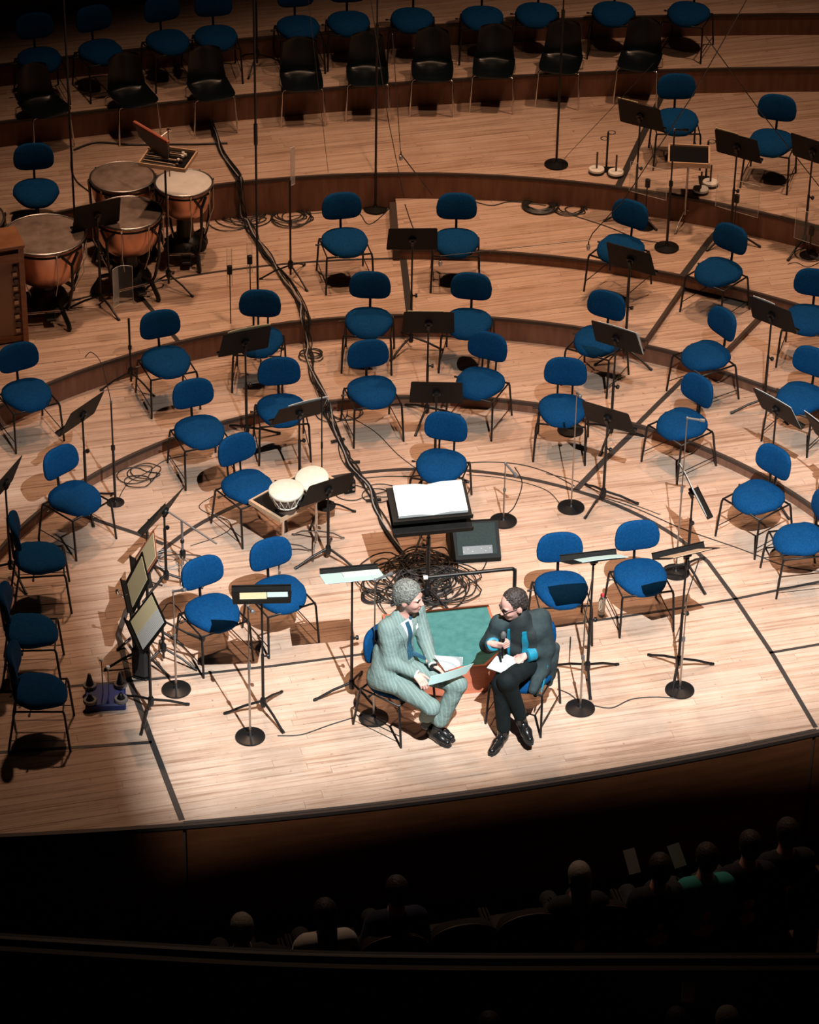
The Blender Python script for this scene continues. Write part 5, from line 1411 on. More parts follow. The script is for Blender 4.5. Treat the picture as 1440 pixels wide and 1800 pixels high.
def head_prims(B, c, f, l, u, s=1.0):
    """c = middle of the skull"""
    A = (f, l, u)
    B.ell(c+u*.022*s-f*.008*s, (.098*s, .076*s, .098*s), A, .02)
    B.ell(c+f*.030*s-u*.040*s, (.066*s, .060*s, .078*s), A, .03)
    B.ell(c+f*.058*s-u*.098*s, (.030*s, .032*s, .022*s), A, .03)          # chin
    B.cap(c+f*.088*s+u*.004*s, c+f*.108*s-u*.032*s, .0085*s, .0135*s, .012)  # nose
    B.ell(c+f*.097*s-u*.036*s, (.012*s, .018*s, .009*s), A, .008)
    for sg in (1, -1):
        B.ell(c+f*.070*s+l*sg*.030*s+u*.024*s, (.020*s, .026*s, .010*s), A, .012)  # brow
        B.ell(c+f*.060*s+l*sg*.036*s-u*.030*s, (.030*s, .024*s, .026*s), A, .02)   # cheek
        B.ell(c+f*.086*s+l*sg*.031*s+u*.004*s, (.012*s, .014*s, .010*s), A, .008, True)  # eye socket
        B.ell(c-f*.006*s+l*sg*.078*s-u*.012*s, (.022*s, .010*s, .034*s), (nrm(f-l*sg*.35), nrm(l*sg+f*.35), u), .008)
    B.ell(c+f*.086*s-u*.066*s, (.014*s, .024*s, .010*s), A, .012)          # lips
    return B
def face_parts(t, c, f, l, u, s=1.0, smile=0.0):
    for sg in (1, -1):
        o = MB().lathe([(.001, -.009*s), (.007*s, -.006*s), (.0095*s, 0), (.007*s, .006*s), (.001, .009*s)], 10).build('eye', 'eye', t, True)
        q = c+f*.0815*s+l*sg*.031*s+u*.004*s; o.location = q
        a = c+f*.093*s+l*sg*.014*s+u*.022*s; b = c+f*.090*s+l*sg*.034*s+u*.028*s; d = c+f*.076*s+l*sg*.050*s+u*.022*s
        MB().tube([a, b, d], [.004*s, .005*s, .003*s], 6).build('eyebrow', 'hair_dark', t, True)
    P = [c+f*(.098-abs(x)*.35)*s*1.0+l*x*s-u*(.066-smile*abs(x)*.5)*s for x in (-.026, -.013, 0, .013, .026)]
    MB().tube(P, [.002*s, .0045*s, .005*s, .0045*s, .002*s], 6).build('mouth', 'mouth', t, True)
def hand_prims(B, wrist, d, pn, side, curls, spread=.12, s=1.0, thumb=None):
    """d = direction of fingers, pn = direction the palm faces, side = +1 when the thumb lies along cross(d,pn)"""
    d = nrm(d); pn = nrm(np.array(pn)-d*(np.array(pn)@d)); t = np.cross(d, pn)*side
    B.cap(wrist-d*.04, wrist+d*.02, .026*s, .026*s, .015)
    for o in (-.027, -.009, .009, .027): B.cap(wrist+d*.02+t*o*.75*s, wrist+d*.085*s+t*o*s, .0135*s, .0115*s, .010)
    for i, o in enumerate((.030, .010, -.010, -.029)):
        L = (.036, .041, .038, .030)[i]*s; p = wrist+d*.085*s+t*o*s; cur = curls[i]; a = 0.0
        dd = nrm(d+t*o*spread*30*.1)
        for j, (ll, r0, r1) in enumerate(((L*1.15, .0095, .0088), (L*.75, .0088, .0080), (L*.62, .0080, .0066))):
            a += cur*(.75, 1.0, .7)[j]
            q = p+(dd*math.cos(a)+pn*math.sin(a))*ll; B.cap(p, q, r0*s, r1*s, .0035); p = q
    tb = wrist+d*.022*s+t*.026*s; td = thumb if thumb is not None else nrm(d*.75+t*.75+pn*.35)
    td = nrm(td)
    m1 = tb+td*.038*s; B.cap(tb, m1, .0135*s, .0115*s, .010)
    m2 = m1+nrm(td+d*.35+pn*.25)*.030*s; B.cap(m1, m2, .0108*s, .0095*s, .006)
    m3 = m2+nrm(td*.6+d*.6+pn*.4)*.024*s; B.cap(m2, m3, .0095*s, .0075*s, .004)
    return B
def drape(B, pts, fdir, off, name, m_, parent, thick=.004):
    """thin cloth strip: grid of points pushed along -fdir until it meets body B, then lifted by off"""
    G = np.array(pts, float); h, w = G.shape[:2]; P = G.reshape(-1, 3).copy(); fd = nrm(fdir)
    P = P+fd*.25
    for _ in range(60):
        d = B.field_at(P[:, 0], P[:, 1], P[:, 2]); P = P-fd*np.clip(d, -.02, .05)[:, None]*.8
    O = P+fd*off; I = P-fd*thick
    V = O.tolist()+I.tolist(); F = []; N = h*w
    for i in range(h-1):
        for j in range(w-1):
            a = i*w+j; F += [(a, a+1, a+w+1, a+w), (N+a, N+a+w, N+a+w+1, N+a+1)]
    ed = [i*w for i in range(h)]+[(h-1)*w+j for j in range(1, w)]+[i*w+w-1 for i in range(h-2, -1, -1)]+[j for j in range(w-2, 0, -1)]
    for i in range(len(ed)):
        a, b = ed[i], ed[(i+1) % len(ed)]; F.append((b, a, N+a, N+b))
    o = MB().add(V, F).build(name, m_, parent, True, 50)
    return o
def shoe(B, ankle, heel, toe, w=.040, z=0.0):
    heel = np.array(heel, float); toe = np.array(toe, float); d = nrm(toe-heel); 
    B.cap(heel+d*.03+V3(0, 0, .03), heel+d*.15+V3(0, 0, .030), .040, .046, .02)
    B.cap(heel+d*.15+V3(0, 0, .030), toe-d*.035+V3(0, 0, .024), .046, .032, .02)
    B.cap(ankle, heel+d*.055+V3(0, 0, .05), .042, .044, .02)
    return B
def sole(parent, heel, toe):
    heel = np.array(heel, float); toe = np.array(toe, float); d = nrm(toe-heel); n_ = nrm(np.cross((0, 0, 1), d)); L = float(np.linalg.norm(toe-heel)); up = np.cross(d, n_)
    out = []
    for x, wd in ((0, .018), (.02, .030), (.07, .033), (.13, .033), (.19, .043), (.24, .038), (.275, .018)):
        out.append((x*L/.275, wd))
    poly = [heel+d*x+n_*w for x, w in out]+[heel+d*x-n_*w for x, w in out[::-1]]; n = len(poly)
    MB().add([p-up*.004 for p in poly]+[p+up*.012 for p in poly], [tuple(range(n-1, -1, -1)), tuple(range(n, 2*n))]+[(i, (i+1) % n, n+(i+1) % n, n+i) for i in range(n)]).build('sole', 'rubber', parent)

# ---- man in the pinstripe suit, seated left, turned to his neighbour
def suited_man():
    t = empty('person', (-.10, -.38, 0), 0, 'seated man in a grey-green pinstripe suit and tie, holding papers on his knee', 'person')
    O = V3(-.10, -.38, 0)
    fc = V3(math.cos(math.radians(-36)), math.sin(math.radians(-36)), 0); lf = V3(-fc[1], fc[0], 0)
    pel = V3(-.10, -.40, .57)-O; chest = V3(-.075, -.30, .93)-O; neck = V3(-.035, -.262, 1.10)-O
    shN = V3(-.165, -.405, 1.015)-O; shF = V3(.065, -.135, 1.03)-O
    elN = V3(-.135, -.50, .75)-O; wrN = V3(.070, -.600, .705)-O
    elF = V3(.150, -.250, .78)-O; wrF = V3(.212, -.455, .705)-O
    knN = V3(.205, -.800, .515)-O; knF = V3(.425, -.535, .555)-O
    anN = V3(.165, -.520, .13)-O; anF = V3(.262, -.548, .13)-O
    hc = V3(.010, -.315, 1.275)-O
    hf, hl, hu = frame((.92, -.36, -.10), (.10, -.10, 1))
    # body: head, neck, forearms and hands in one surface
    B = Body(); head_prims(B, hc, hf, hl, hu, 1.1)
    B.cap(neck-V3(0, 0, .05), hc-hu*.06-hf*.015, .055, .050, .03)
    B.cap(chest-fc*.03, neck-V3(0, 0, .04), .075, .055, .05)
    B.cap(chest, shN, .06, .05, .05).cap(chest, shF, .06, .05, .05)
    for sh, el, wr in ((shN, elN, wrN), (shF, elF, wrF)): B.cap(sh, el, .045, .038, .02).cap(el, wr, .036, .026, .02)
    hand_prims(B, wrN, V3(.60, -.72, -.25), V3(.1, .2, -1), 1, (.55, .6, .65, .7))
    hand_prims(B, wrF, V3(.82, -.45, -.22), V3(0, 0, -1), 1, (.35, .4, .45, .5))
    B.cap(chest-fc*.02, pel, .08, .09, .05)
    put('body', B.mesh('body', 'skin', .0048), t)
    face_parts(t, hc, hf, hl, hu, 1.1, .55)
    # curly grey hair around the skull, open at the face
    Hr = Body(); A = (hf, hl, hu)
    Hr.ell(hc+hu*.042-hf*.024, (.122, .104, .118), A, .02)
    Hr.ell(hc-hf*.072-hu*.020, (.068, .088, .092), A, .03)
    Hr.ell(hc+hf*.100+hu*.002, (.078, .10, .078), A, .02, True)
    Hr.ell(hc+hf*.055-hu*.085, (.110, .13, .080), A, .02, True)
    Hr.ell(hc-hu*.03+hf*.005, (.03, .14, .045), A, .01, True)
    put('hair', Hr.mesh('hair', 'hair_grey', .005, noise=lambda X, Y, Z: .0045*(np.sin(190*X+3*np.sin(120*Z))*np.sin(170*Y+2*np.sin(140*X))*np.sin(180*Z))), t)
    # jacket
    J = Body()
    J.cap(shN-lf*-.01, shF-lf*.01, .072, .072, .05)
    J.cap(chest-lf*.075, chest+lf*.075, .118, .118, .06)
    wa = (pel+chest)/2-V3(.01, -.01, 0); J.cap(wa-lf*.07-fc*.015, wa+lf*.06-fc*.015, .136, .130, .07)
    J.cap(pel-lf*.09-fc*.02+V3(0, 0, .05), pel+lf*.09-fc*.02+V3(0, 0, .05), .135, .135, .07)
    J.cap(pel-lf*.14-fc*.07-V3(0, 0, .03), pel-lf*.15+fc*.13-V3(0, 0, .01), .085, .065, .05)
    J.cap(pel-lf*.10-fc*.10-V3(0, 0, .01), pel+lf*.10-fc*.10-V3(0, 0, .01), .080, .080, .05)
    J.cap(shN, elN, .082, .070, .03).cap(elN, wrN-nrm(wrN-elN)*.012, .062, .046, .03)
    J.cap(shF, elF, .074, .062, .03).cap(elF, wrF-nrm(wrF-elF)*.012, .060, .046, .03)
    J.cap(neck-V3(0, 0, .035)-fc*.02-lf*.05, neck-V3(0, 0, .035)-fc*.02+lf*.05, .052, .052, .03)
    J.ell(neck+fc*.035+V3(0, 0, .04), (.055, .055, .06), None, .02, True)
    def st(v): return ((v@np.append(lf[:2], 0))*30+(v@np.append(fc[:2], 0))*22+v[:, 2]*6)
    put('jacket', J.mesh('jacket', 'suit', .006, stripe=st), t)
    def grid(cols, z0, z1, n=14):
        return [[chest+lf*(c0+(c1-c0)*(i/n))+V3(0, 0, z1+(z0-z1)*i/n) for c0, c1 in cols] for i in range(n+1)]
    zt, zb = .125, -.185
    sh_ = [[chest+lf*x*(1-i/14)*.9+V3(0, 0, zt+(zb-zt)*i/14) for x in np.linspace(-.068, .068, 9)] for i in range(15)]
    drape(J, sh_, fc, .003, 'shirt_front', 'shirt', t)
    ti = [[chest+lf*x*(.020+.022*i/18)/.03+V3(0, 0, .115+(-.33)*i/18) for x in np.linspace(-.03, .03, 5)] for i in range(19)]
    drape(J, ti, fc, .009, 'tie', 'tie', t)
    for sg in (1, -1):
        lp = [[chest+lf*sg*((.070*(1-i/14)*.9)+w*(.058*(1-.75*(i/14)**2)))+V3(0, 0, zt+(zb-zt)*i/14) for w in np.linspace(0, 1, 4)] for i in range(15)]
        o = drape(J, lp, fc, .008, 'lapel', 'suit', t)
    pk = [[chest+lf*(.098+x)+V3(0, 0, .045-.035*i/3) for x in (-.02, -.007, .007, .02)] for i in range(4)]
    drape(J, pk, fc, .008, 'pocket_square', 'shirt', t)
    # shirt collar, cuffs, watch
    q = []
    for i in range(25):
        a = 2*PI*i/24; q.append(neck+V3(0, 0, .025)+fc*.058*math.cos(a)*1.05+lf*.062*math.sin(a)-V3(0, 0, .035*max(0, math.cos(a))))
    V = [p for p in q]+[p-V3(0, 0, .045) for p in q]+[(p-neck)*.93+neck for p in q]+[((p-neck)*.93+neck)-V3(0, 0, .045) for p in q]
    n = 25; F = []
    for i in range(24): F += [(i, i+1, n+i+1, n+i), (2*n+i, 3*n+i, 3*n+i+1, 2*n+i+1), (i, 2*n+i, 2*n+i+1, i+1)]
    MB().add(V, F).build('collar', 'shirt', t, True)
    MB().lathe([(.001, -.02), (.016, -.018), (.020, 0), (.014, .02), (.001, .022)], 10, c=tuple(neck+fc*.068-V3(0, 0, .035))).build('tie_knot', 'tie', t, True)
    for el, wr in ((elN, wrN), (elF, wrF)):
        d = nrm(wr-el); MB().tube([wr-d*.02, wr+d*.022], [.043, .040], 16).build('cuff', 'shirt', t, True)
    d = nrm(wrF-elF); MB().tube([wrF+d*.026, wrF+d*.042], [.034, .033], 16).build('watch', 'black', t, True)
    # trousers, socks, shoes
    hipN = pel-lf*.095; hipF = pel+lf*.085
    T = Body(); T.cap(hipN, hipF, .125, .125, .05)
    T.cap(hipN, knN, .098, .070, .04).cap(knN, anN+V3(0, 0, .05)+nrm(knN-anN)*.03, .070, .060, .03)
    T.cap(hipF, knF, .098, .072, .04).cap(knF, anF+nrm(knF-anF)*.07, .072, .070, .03)
    put('trousers', T.mesh('trousers', 'suit', .006, stripe=lambda v: (v@np.append(lf[:2], 0))*34+(v@np.append(fc[:2], 0))*12), t)
    S = Body(); S.cap(anN, anN+nrm(knN-anN)*.12, .040, .046, .02); S.cap(anF-V3(0, 0, .02), anF+nrm(knF-anF)*.12, .040, .046, .02)
    put('socks', S.mesh('socks', 'sock', .006), t)
    hF, tF = V3(.185, -.500, .008)-O, V3(.372, -.672, .008)-O
    hN, tN = V3(.20, -.435, .008)-O, V3(.405, -.600, .008)-O
    for an, he, to in ((anF, hF, tF), (anN, hN, tN)):
        S = Body(); shoe(S, an-V3(0, 0, .02), he, to); o = put('shoe', S.mesh('shoe', 'leather', .005), t); sole(o, he-V3(0, 0, .003), to-V3(0, 0, .003))
    # the papers in his hands and on his knee
    def page(q, m_, label, bow=.012):
        """sheet between four corners LB, RB, RT, LT, bowed a little"""
        LB, RB, RT, LT = q; nn = nrm(np.cross(RB-LB, LT-LB)); n = 8; V = []; F = []
        for s in (0, 1):
            for i in range(n+1):
                u = i/n
                for p, r in ((LB, RB), (LT, RT)): V.append(p+(r-p)*u+nn*(bow*math.sin(u*PI)-.003*s))
        N = 2*(n+1)
        for i in range(n):
            a = 2*i; F += [(a, a+2, a+3, a+1), (N+a, N+a+1, N+a+3, N+a+2), (a, N+a, N+a+2, a+2), (a+1, a+3, N+a+3, N+a+1)]
        F += [(0, 1, N+1, N), (2*n, N+2*n, N+2*n+1, 2*n+1)]
        return tag(MB().add(V, F).build('paper_sheet', m_, None, True, 40), label, 'paper', 'papers held by the two men')
    page([at(752, 1205, .655), at(820, 1184, .70), at(833, 1166, .80), at(757, 1189, .74)], 'mint', 'pale sheet held over the knee of the suited man')
    page([at(783, 1180, .70), at(813, 1169, .72), at(814, 1155, .80), at(763, 1152, .82)], 'score', 'second printed sheet standing behind the first on the suited man lap', .006)
suited_man()

# ---- man in the long dark coat with teal lining, seated right, looking down and to his right
def coat_man():
    O = V3(.98, -.18, 0)
    t = empty('person', O, 0, 'seated man in glasses and a long dark coat with teal cuffs, holding a microphone', 'person')
    fc = nrm(V3(-.36, -.93, 0)); lf = V3(-fc[1], fc[0], 0)           # his left = camera right
    pel = V3(.99, -.17, .57)-O; chest = V3(.945, -.225, .90)-O; neck = V3(.925, -.262, 1.055)-O
    shL = V3(1.095, -.195, .99)-O; shR = V3(.765, -.262, .975)-O
    elL = V3(1.150, -.250, .735)-O; wrL = V3(.975, -.365, .735)-O
    elR = V3(.672, -.235, .745)-O; wrR = V3(.712, -.415, .885)-O
    knR = V3(.780, -.535, .560)-O; knL = V3(.825, -.600, .650)-O
    anR = V3(.812, -.560, .14)-O; anL = V3(.945, -.560, .27)-O
    hc = V3(.862, -.290, 1.205)-O
    hf, hl, hu = frame((-.84, -.44, -.30), (-.22, -.16, 1))
    B = Body(); head_prims(B, hc, hf, hl, hu, 1.1)
    B.cap(neck-V3(0, 0, .05), hc-hu*.06-hf*.02, .056, .052, .03); B.cap(chest, neck-V3(0, 0, .04), .07, .05, .04)
    B.cap(chest, shL, .055, .045, .05).cap(chest, shR, .055, .045, .05).cap(chest, pel, .08, .09, .05)
    for sh, el, wr in ((shL, elL, wrL), (shR, elR, wrR)): B.cap(sh, el, .045, .038, .02).cap(el, wr, .036, .026, .02)
    # right hand closes round the upright microphone; left hand points on the page
    hand_prims(B, wrR, V3(.72, -.35, .10), V3(.25, .75, .25), -1, (1.05, 1.1, 1.15, 1.2), thumb=V3(.75, .05, .65))
    hand_prims(B, wrL, V3(-.80, -.40, -.40), V3(-.1, .1, -1), -1, (.30, .55, .7, .8))
    put('body', B.mesh('body', 'skin', .0048), t)
    face_parts(t, hc, hf, hl, hu, 1.1, .2)
    Hr = Body(); A = (hf, hl, hu)
    Hr.ell(hc+hu*.034-hf*.022, (.110, .093, .108), A, .02)
    Hr.ell(hc-hf*.066-hu*.010, (.056, .080, .084), A, .03)
    Hr.ell(hc+hf*.105+hu*.030, (.085, .11, .085), A, .02, True)
    Hr.ell(hc+hf*.050-hu*.085, (.110, .13, .085), A, .02, True)
    Hr.ell(hc-hu*.02+hf*.010, (.03, .14, .045), A, .01, True)
    put('hair', Hr.mesh('hair', 'hair_dark', .005, noise=lambda X, Y, Z: .0045*(np.sin(160*X+2*np.sin(90*Z))*np.sin(150*Y)*np.sin(130*Z+2*np.sin(70*X)))), t)
    # glasses
    g = empty('glasses', (0, 0, 0)); g.parent = t
    for sg in (1, -1):
        c = hc+hf*.108+hl*sg*.035+hu*.002
        MB().tube([c+hl*.027*math.cos(a)+hu*.021*math.sin(a)-hf*.010*abs(math.cos(a))*(math.cos(a)*sg > 0) for a in [2*PI*i/16 for i in range(16)]], .0028, 6, True).build('lens_rim', 'black', g, True)
        MB().tube([c+hl*sg*.027+hu*.006-hf*.008, hc+hf*.0+hl*sg*.088+hu*.006], .003, 6).build('temple_arm', 'black', g, True)
    MB().tube([hc+hf*.110-hl*.009, hc+hf*.113, hc+hf*.110+hl*.009], .003, 6).build('bridge', 'black', g, True)
    # inner shirt
    S = Body(); S.cap(chest-lf*.07, chest+lf*.07, .110, .110, .06); wa = (pel+chest)/2
    S.cap(wa-lf*.07+fc*.02, wa+lf*.07+fc*.02, .118, .118, .07); S.cap(pel-lf*.08+V3(0, 0, .03), pel+lf*.08+V3(0, 0, .03), .125, .125, .06)
    S.cap(shL, shR, .062, .062, .05); S.cap(neck-V3(0, 0, .05)-fc*.01, neck+V3(0, 0, .035), .088, .068, .04).cap(chest+fc*.01, neck-V3(0, 0, .03)+fc*.01, .10, .08, .05)
    put('shirt', S.mesh('shirt', 'dark_shirt', .007), t); SH_ = S
    # coat: back, shoulders, sleeves, long skirt falling beside the seat on his left
    J = Body()
    J.cap(shL, shR, .078, .078, .05); J.cap(chest-lf*.10-fc*.035, chest+lf*.10-fc*.035, .118, .118, .06)
    J.cap(wa-lf*.10-fc*.03, wa+lf*.11-fc*.03, .120, .125, .07); J.cap(pel-lf*.10-fc*.03, pel+lf*.12-fc*.03, .120, .130, .06)
    J.cap(shL, elL, .082, .074, .04).cap(elL, wrL-nrm(wrL-elL)*.05, .070, .060, .03)
    J.cap(shR, elR, .080, .070, .04).cap(elR, wrR-nrm(wrR-elR)*.05, .066, .056, .03)
    sk = pel+lf*.165
    J.cap(sk+V3(0, 0, .16), sk+fc*.10-V3(0, 0, .02), .060, .065, .05); J.cap(sk+fc*.08, sk+fc*.27-V3(0, 0, .10), .062, .040, .04)
    J.cap(sk+fc*.05-V3(0, 0, .03), sk+fc*.20-V3(0, 0, .20), .050, .020, .04)
    J.cap(sk+lf*.05-fc*.10+V3(0, 0, .10), sk+lf*.05-fc*.06-V3(0, 0, .16), .045, .035, .04).cap(sk+lf*.05-fc*.02+V3(0, 0, .02), sk+lf*.05-fc*.0-V3(0, 0, .20), .045, .03, .04)
    J.cap(pel-lf*.165+V3(0, 0, .12), pel-lf*.16+fc*.12, .055, .05, .05)
    J.ell(chest+fc*.16-lf*.005+V3(0, 0, -.02), (.085, .085, .24), (lf, fc, (0, 0, 1)), .03, True)
    J.ell(neck+fc*.03+V3(0, 0, .05), (.065, .065, .07), None, .02, True)
    put('coat', J.mesh('coat', 'coat', .006), t)
    for sg, x0, x1 in ((1, .048, .085), (-1, .060, .080)):
        lp = [[chest+lf*sg*(x0+(x1-x0)*w*(1-abs(i/12-.45)))+V3(0, 0, .07-.28*i/12) for w in (0, .5, 1, 1.4)] for i in range(13)]
        drape(SH_, lp, fc, .020, 'lining_edge', 'teal', t, .01)
    for el, wr, r in ((elL, wrL, .068), (elR, wrR, .060)):
        d = nrm(wr-el); MB().tube([wr-d*.085, wr-d*.08, wr-d*.012, wr-d*.006], [r*.9, r, r*.92, r*.7], 18).build('cuff', 'teal', t, True, 50)
    b0 = sk+fc*.20-V3(0, 0, .13)
    MB().add([tuple(sk+lf*.055+fc*.02+V3(0, 0, .06)), tuple(sk+lf*.065+fc*.10+V3(0, 0, .05)), tuple(sk+lf*.055+fc*.20-V3(0, 0, .16)), tuple(sk+lf*.052+fc*.10-V3(0, 0, .10)),
              tuple(sk+lf*.045+fc*.02+V3(0, 0, .06)), tuple(sk+lf*.055+fc*.10+V3(0, 0, .05)), tuple(sk+lf*.045+fc*.20-V3(0, 0, .16)), tuple(sk+lf*.042+fc*.10-V3(0, 0, .10))],
             [(0, 1, 2, 3), (7, 6, 5, 4), (0, 4, 5, 1), (1, 5, 6, 2), (2, 6, 7, 3), (3, 7, 4, 0)]).build('lining_edge', 'teal', t)
    # trousers, boots
    hipR, hipL = pel-lf*.09, pel+lf*.09
    T = Body(); T.cap(hipR, hipL, .120, .120, .05)
    T.cap(hipR, knR, .098, .074, .03).cap(knR, anR, .074, .058, .03); T.cap(hipL, knL, .098, .076, .03).cap(knL, anL, .076, .056, .03)
    put('trousers', T.mesh('trousers', 'dark_trouser', .006), t)
    hR, tR = V3(.835, -.515, .006)-O, V3(.700, -.780, .006)-O
    d = nrm(anL-knL); hL = anL+V3(.000, .055, -.115); tL = anL+V3(.095, -.185, -.170)
    for an, he, to in ((anR, hR, tR), (anL, hL, tL)):
        S = Body(); shoe(S, an, he, to); S.cap(an+V3(0, 0, .03), an-V3(0, 0, .05), .050, .046, .02)
        o = put('boot', S.mesh('boot', 'leather', .005), t); sole(o, he-V3(0, 0, .003), to-V3(0, 0, .003))
    # microphone in the right hand, page under the left hand
    hp = wrR+O+V3(.072, -.035, .012)
    mt = empty('hand_microphone', hp+V3(0, 0, -.12), 0, 'black hand microphone held upright by the man in the coat', 'microphone')
    MB().tube([(0, 0, .02), (.002, .004, .20)], [.011, .015], 12).build('handle', 'black', mt, True)
    MB().lathe([(.001, -.03), (.020, -.028), (.025, -.005), (.024, .012), (.012, .028), (.001, .03)], 14, c=(.003, .006, .225)).build('grille', 'grey', mt, True)
    MB().lathe([(.001, 0), (.010, 0), (.010, .03), (.001, .03)], 10, c=(0, 0, -.008)).build('switch_ring', 'steel', mt, True)
    pts = [at(856, 1174, .67), at(896, 1188, .655), at(921, 1163, .70), at(879, 1146, .72)]; nn = nrm(np.cross(pts[1]-pts[0], pts[3]-pts[0]))
    V = [p+nn*.004 for p in pts]+[p-nn*.004 for p in pts]
    tag(MB().add(V, [(0, 1, 2, 3), (7, 6, 5, 4), (0, 4, 5, 1), (1, 5, 6, 2), (2, 6, 7, 3), (3, 7, 4, 0)]).build('paper_sheet', 'paper', None), 'cream-white booklet on the knee of the man in the coat', 'paper', 'papers held by the two men')
coat_man()
orchestra_chair((-.085, -.345, 0), math.radians(-37), 'chair under the man in the pinstripe suit, blue back showing behind him', 'blue orchestra chairs on the stage')
orchestra_chair((.985, -.20, 0), math.radians(-111), 'chair under the man in the long dark coat', 'blue orchestra chairs on the stage')

# ------------------------------------------------------------------ the stalls: seats and audience in the dark
def stalls_seat(px, py, label, yaw=None, ztop=-.36):
    p = at(px, py, ztop); y = math.radians(104) if yaw is None else yaw
    t = empty('stalls_seat', (p[0], p[1], ZS), y, label, 'seat', 'stalls seats below the stage')
    H = ztop-ZS
    rings = []
    for s, d in ((.9, -.05), (1.0, -.035), (1.0, .035), (.9, .05)):
        ring = []
        for (yy, z, _) in superring(.27*s, H*.36*s, 4.5, 24, 0): ring.append((d-.35*yy*yy, yy, H*.64+z))
        rings.append(ring)
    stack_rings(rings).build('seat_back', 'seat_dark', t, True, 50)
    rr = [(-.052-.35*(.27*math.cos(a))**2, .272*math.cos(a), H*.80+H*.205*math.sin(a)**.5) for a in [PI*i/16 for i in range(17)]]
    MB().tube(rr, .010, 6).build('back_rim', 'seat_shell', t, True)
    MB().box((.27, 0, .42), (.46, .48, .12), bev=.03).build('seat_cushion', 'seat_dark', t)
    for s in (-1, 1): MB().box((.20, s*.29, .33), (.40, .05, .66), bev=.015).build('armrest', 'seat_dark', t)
    return t
SEATS = [((458, 1668), 'first'), ((572, 1656), 'second'), ((690, 1640), 'third'), ((812, 1620), 'fourth'), ((930, 1602), 'fifth'), ((1050, 1588), 'sixth'), ((1165, 1568), 'seventh'), ((1278, 1548), 'eighth'), ((1390, 1526), 'ninth')]
for i, ((x, y), lab) in enumerate(SEATS): stalls_seat(x, y, 'dark stalls seat in the row by the stage, '+lab+' counted from the left')
def spectator(px, py, hair, cloth, label, zt=-.02, long_hair=False, lean=0.0, yaw=104):
    p = at(px, py, zt); c = math.radians(yaw); f = V3(math.cos(c), math.sin(c), 0); l = V3(-f[1], f[0], 0)
    t = empty('person', (p[0], p[1], ZS), 0, label, 'person', 'audience in the stalls')
    hc = V3(0, 0, zt-ZS-.02)+l*lean; hf, hl, hu = frame(f-V3(0, 0, .15))
    B = Body(); head_prims(B, hc, hf, hl, hu, 1.0); ch = V3(0, 0, zt-ZS-.42)-f*.03; nk = hc-V3(0, 0, .17)-f*.02
    B.cap(nk-V3(0, 0, .06), hc-V3(0, 0, .06), .06, .055, .03).cap(ch, nk-V3(0, 0, .05), .10, .07, .05).cap(ch, V3(0, 0, .52)-f*.02, .10, .11, .05)
    put('body', B.mesh('body', 'skin', .010), t)
    Hr = Body(); A = (hf, hl, hu); Hr.ell(hc+hu*.028-hf*.02, (.106, .092, .106), A, .02).ell(hc-hf*.05-hu*.03, (.062, .082, .095), A, .03)
    if long_hair: Hr.cap(hc-hf*.05-hu*.05, hc-hf*.08-hu*.26, .085, .075, .03)
    Hr.ell(hc+hf*.09-hu*.02, (.075, .085, .10), A, .02, True)
    put('hair', Hr.mesh('hair', hair, .009), t)
    J = Body(); J.cap(ch+l*.15+V3(0, 0, .13), ch-l*.15+V3(0, 0, .13), .085, .085, .05).cap(ch-l*.09, ch+l*.09, .125, .125, .06)
    J.cap(V3(0, 0, .62)-l*.09, V3(0, 0, .62)+l*.09, .13, .13, .06)
    for s in (1, -1):
        J.cap(ch+l*s*.19+V3(0, 0, .11), ch+l*s*.24-V3(0, 0, .14)+f*.06, .065, .055, .03).cap(ch+l*s*.24-V3(0, 0, .14)+f*.06, ch+l*s*.16+f*.26-V3(0, 0, .10), .055, .045, .03)
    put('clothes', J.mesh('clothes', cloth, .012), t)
    Tr = Body()
    for s in (1, -1): Tr.cap(V3(0, 0, .58)+l*s*.09, V3(0, 0, .58)+l*s*.11+f*.42, .085, .07, .04).cap(V3(0, 0, .58)+l*s*.11+f*.42, V3(0, 0, .06)+l*s*.11+f*.40, .07, .05, .03)
    put('legs', Tr.mesh('legs', 'cloth_dark', .014), t)
    return t
def held_paper(px, py, z, w, h, m_, label, roll):
    p = at(px, py, z); o = MB().box((0, 0, 0), (w, .004, h)).build('programme', m_, None); o.location = p; o.rotation_euler = (math.radians(-38), roll, math.radians(8))
    tag(o, label, 'programme')
spectator(1018, 1535, 'hair_white', 'cloth_dark', 'spectator with long pale grey hair in the row by the stage', -.06, True)
spectator(1160, 1520, 'hair_dark', 'cloth_dark', 'dark-haired spectator raising a white programme', -.04)
spectator(1242, 1502, 'hair_dark', 'cloth_teal', 'dark-haired spectator in teal holding a green programme', -.02)
spectator(1318, 1480, 'hair_dark', 'cloth_dark', 'dark-clothed spectator, second from the right end of the row', -.02)
spectator(1384, 1458, 'hair_dark', 'cloth_dark', 'dark-clothed spectator at the right end of the row', 0.0)
spectator(697, 1560, 'hair_dark', 'cloth_navy', 'spectator in navy sitting apart near the middle of the row', -.02)
spectator(571, 1600, 'hair_dark', 'cloth_white', 'spectator with long dark hair over a white blouse', -.06, True)
spectator(425, 1626, 'hair_white', 'cloth_dark', 'grey-haired spectator farthest left in the row', -.10)
held_paper(1111, 1514, -.02, .095, .20, 'paper', 'white programme held up in the stalls', math.radians(-14))
held_paper(1190, 1504, -.03, .10, .19, 'mint', 'green programme held up in the stalls', math.radians(-20))
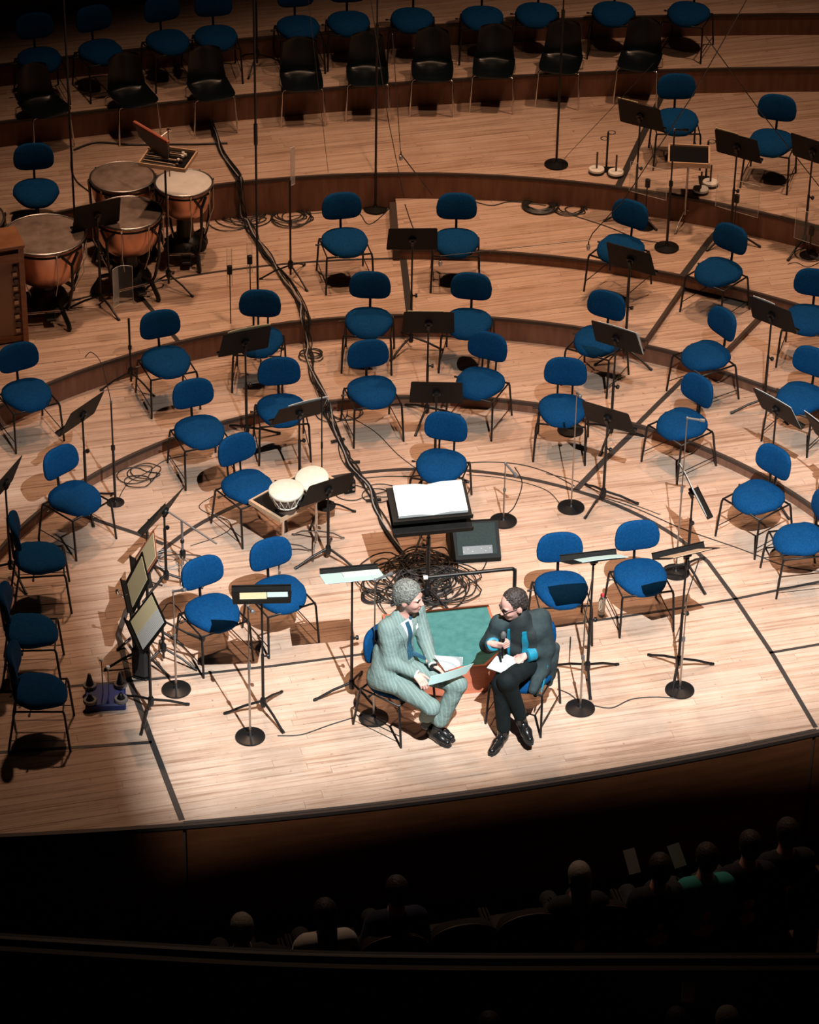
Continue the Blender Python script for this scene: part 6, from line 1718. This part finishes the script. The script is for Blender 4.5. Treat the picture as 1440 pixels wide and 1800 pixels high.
# parapet in front of the next block of stalls, and two spectators behind it
def parapet():
    P = [at(x_, y_, -.12) for x_, y_ in ((-80, 1650), (200, 1668), (500, 1684), (800, 1690), (1150, 1690), (1520, 1690))]
    C = catmull(P, 5); V = []; F = []
    for q in C:
        for dy, z in ((-.10, -.12), (.10, -.12), (.10, ZS), (-.10, ZS)): V.append((q[0], q[1]+dy, z))
    n = len(C)
    for i in range(n-1):
        for j in range(4): F.append((i*4+j, i*4+(j+1) % 4, i*4+4+(j+1) % 4, i*4+4+j))
    F += [(3, 2, 1, 0), tuple(range(4*n-4, 4*n))]
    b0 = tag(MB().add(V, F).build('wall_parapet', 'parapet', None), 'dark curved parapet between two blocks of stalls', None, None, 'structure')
    MB().tube([q+np.array([0, 0, .03]) for q in C], .022, 8).build('hand_rail', 'grey', b0, True)
parapet()
spectator(1278, 1790, 'hair_white', 'cloth_white', 'pale spectator behind the parapet, bottom right', -.06)
spectator(1190, 1792, 'hair_dark', 'cloth_white', 'dark-haired spectator behind the parapet holding a white programme', -.06)
spectator(860, 1800, 'hair_dark', 'cloth_navy', 'spectator in navy behind the parapet, bottom middle', -.06)
for x_, y_, lab in ((1278, 1850, 'right'), (1190, 1855, 'middle'), (860, 1865, 'left')): stalls_seat(x_, y_, 'dark stalls seat behind the parapet, '+lab+' of three')
held_paper(1210, 1745, -.04, .10, .15, 'paper', 'white programme held behind the parapet', math.radians(10))

# ------------------------------------------------------------------ the dark hall around
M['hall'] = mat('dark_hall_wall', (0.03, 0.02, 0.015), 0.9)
for nm, c, s_, lab in (('wall_left', (-11, -4, 8.5), (.3, 46, 21), 'dark left wall of the hall'), ('wall_right', (11, -4, 8.5), (.3, 46, 21), 'dark right wall of the hall'), ('wall_back', (0, 18.5, 8.5), (22, .3, 21), 'dark wall behind the choir'), ('wall_rear', (0, -27, 8.5), (22, .3, 21), 'dark wall behind the audience'), ('ceiling', (0, -4, 19), (22, 46, .3), 'dark hall ceiling')):
    tag(MB().box(c, s_).build(nm, 'hall'), lab, None, None, 'structure')
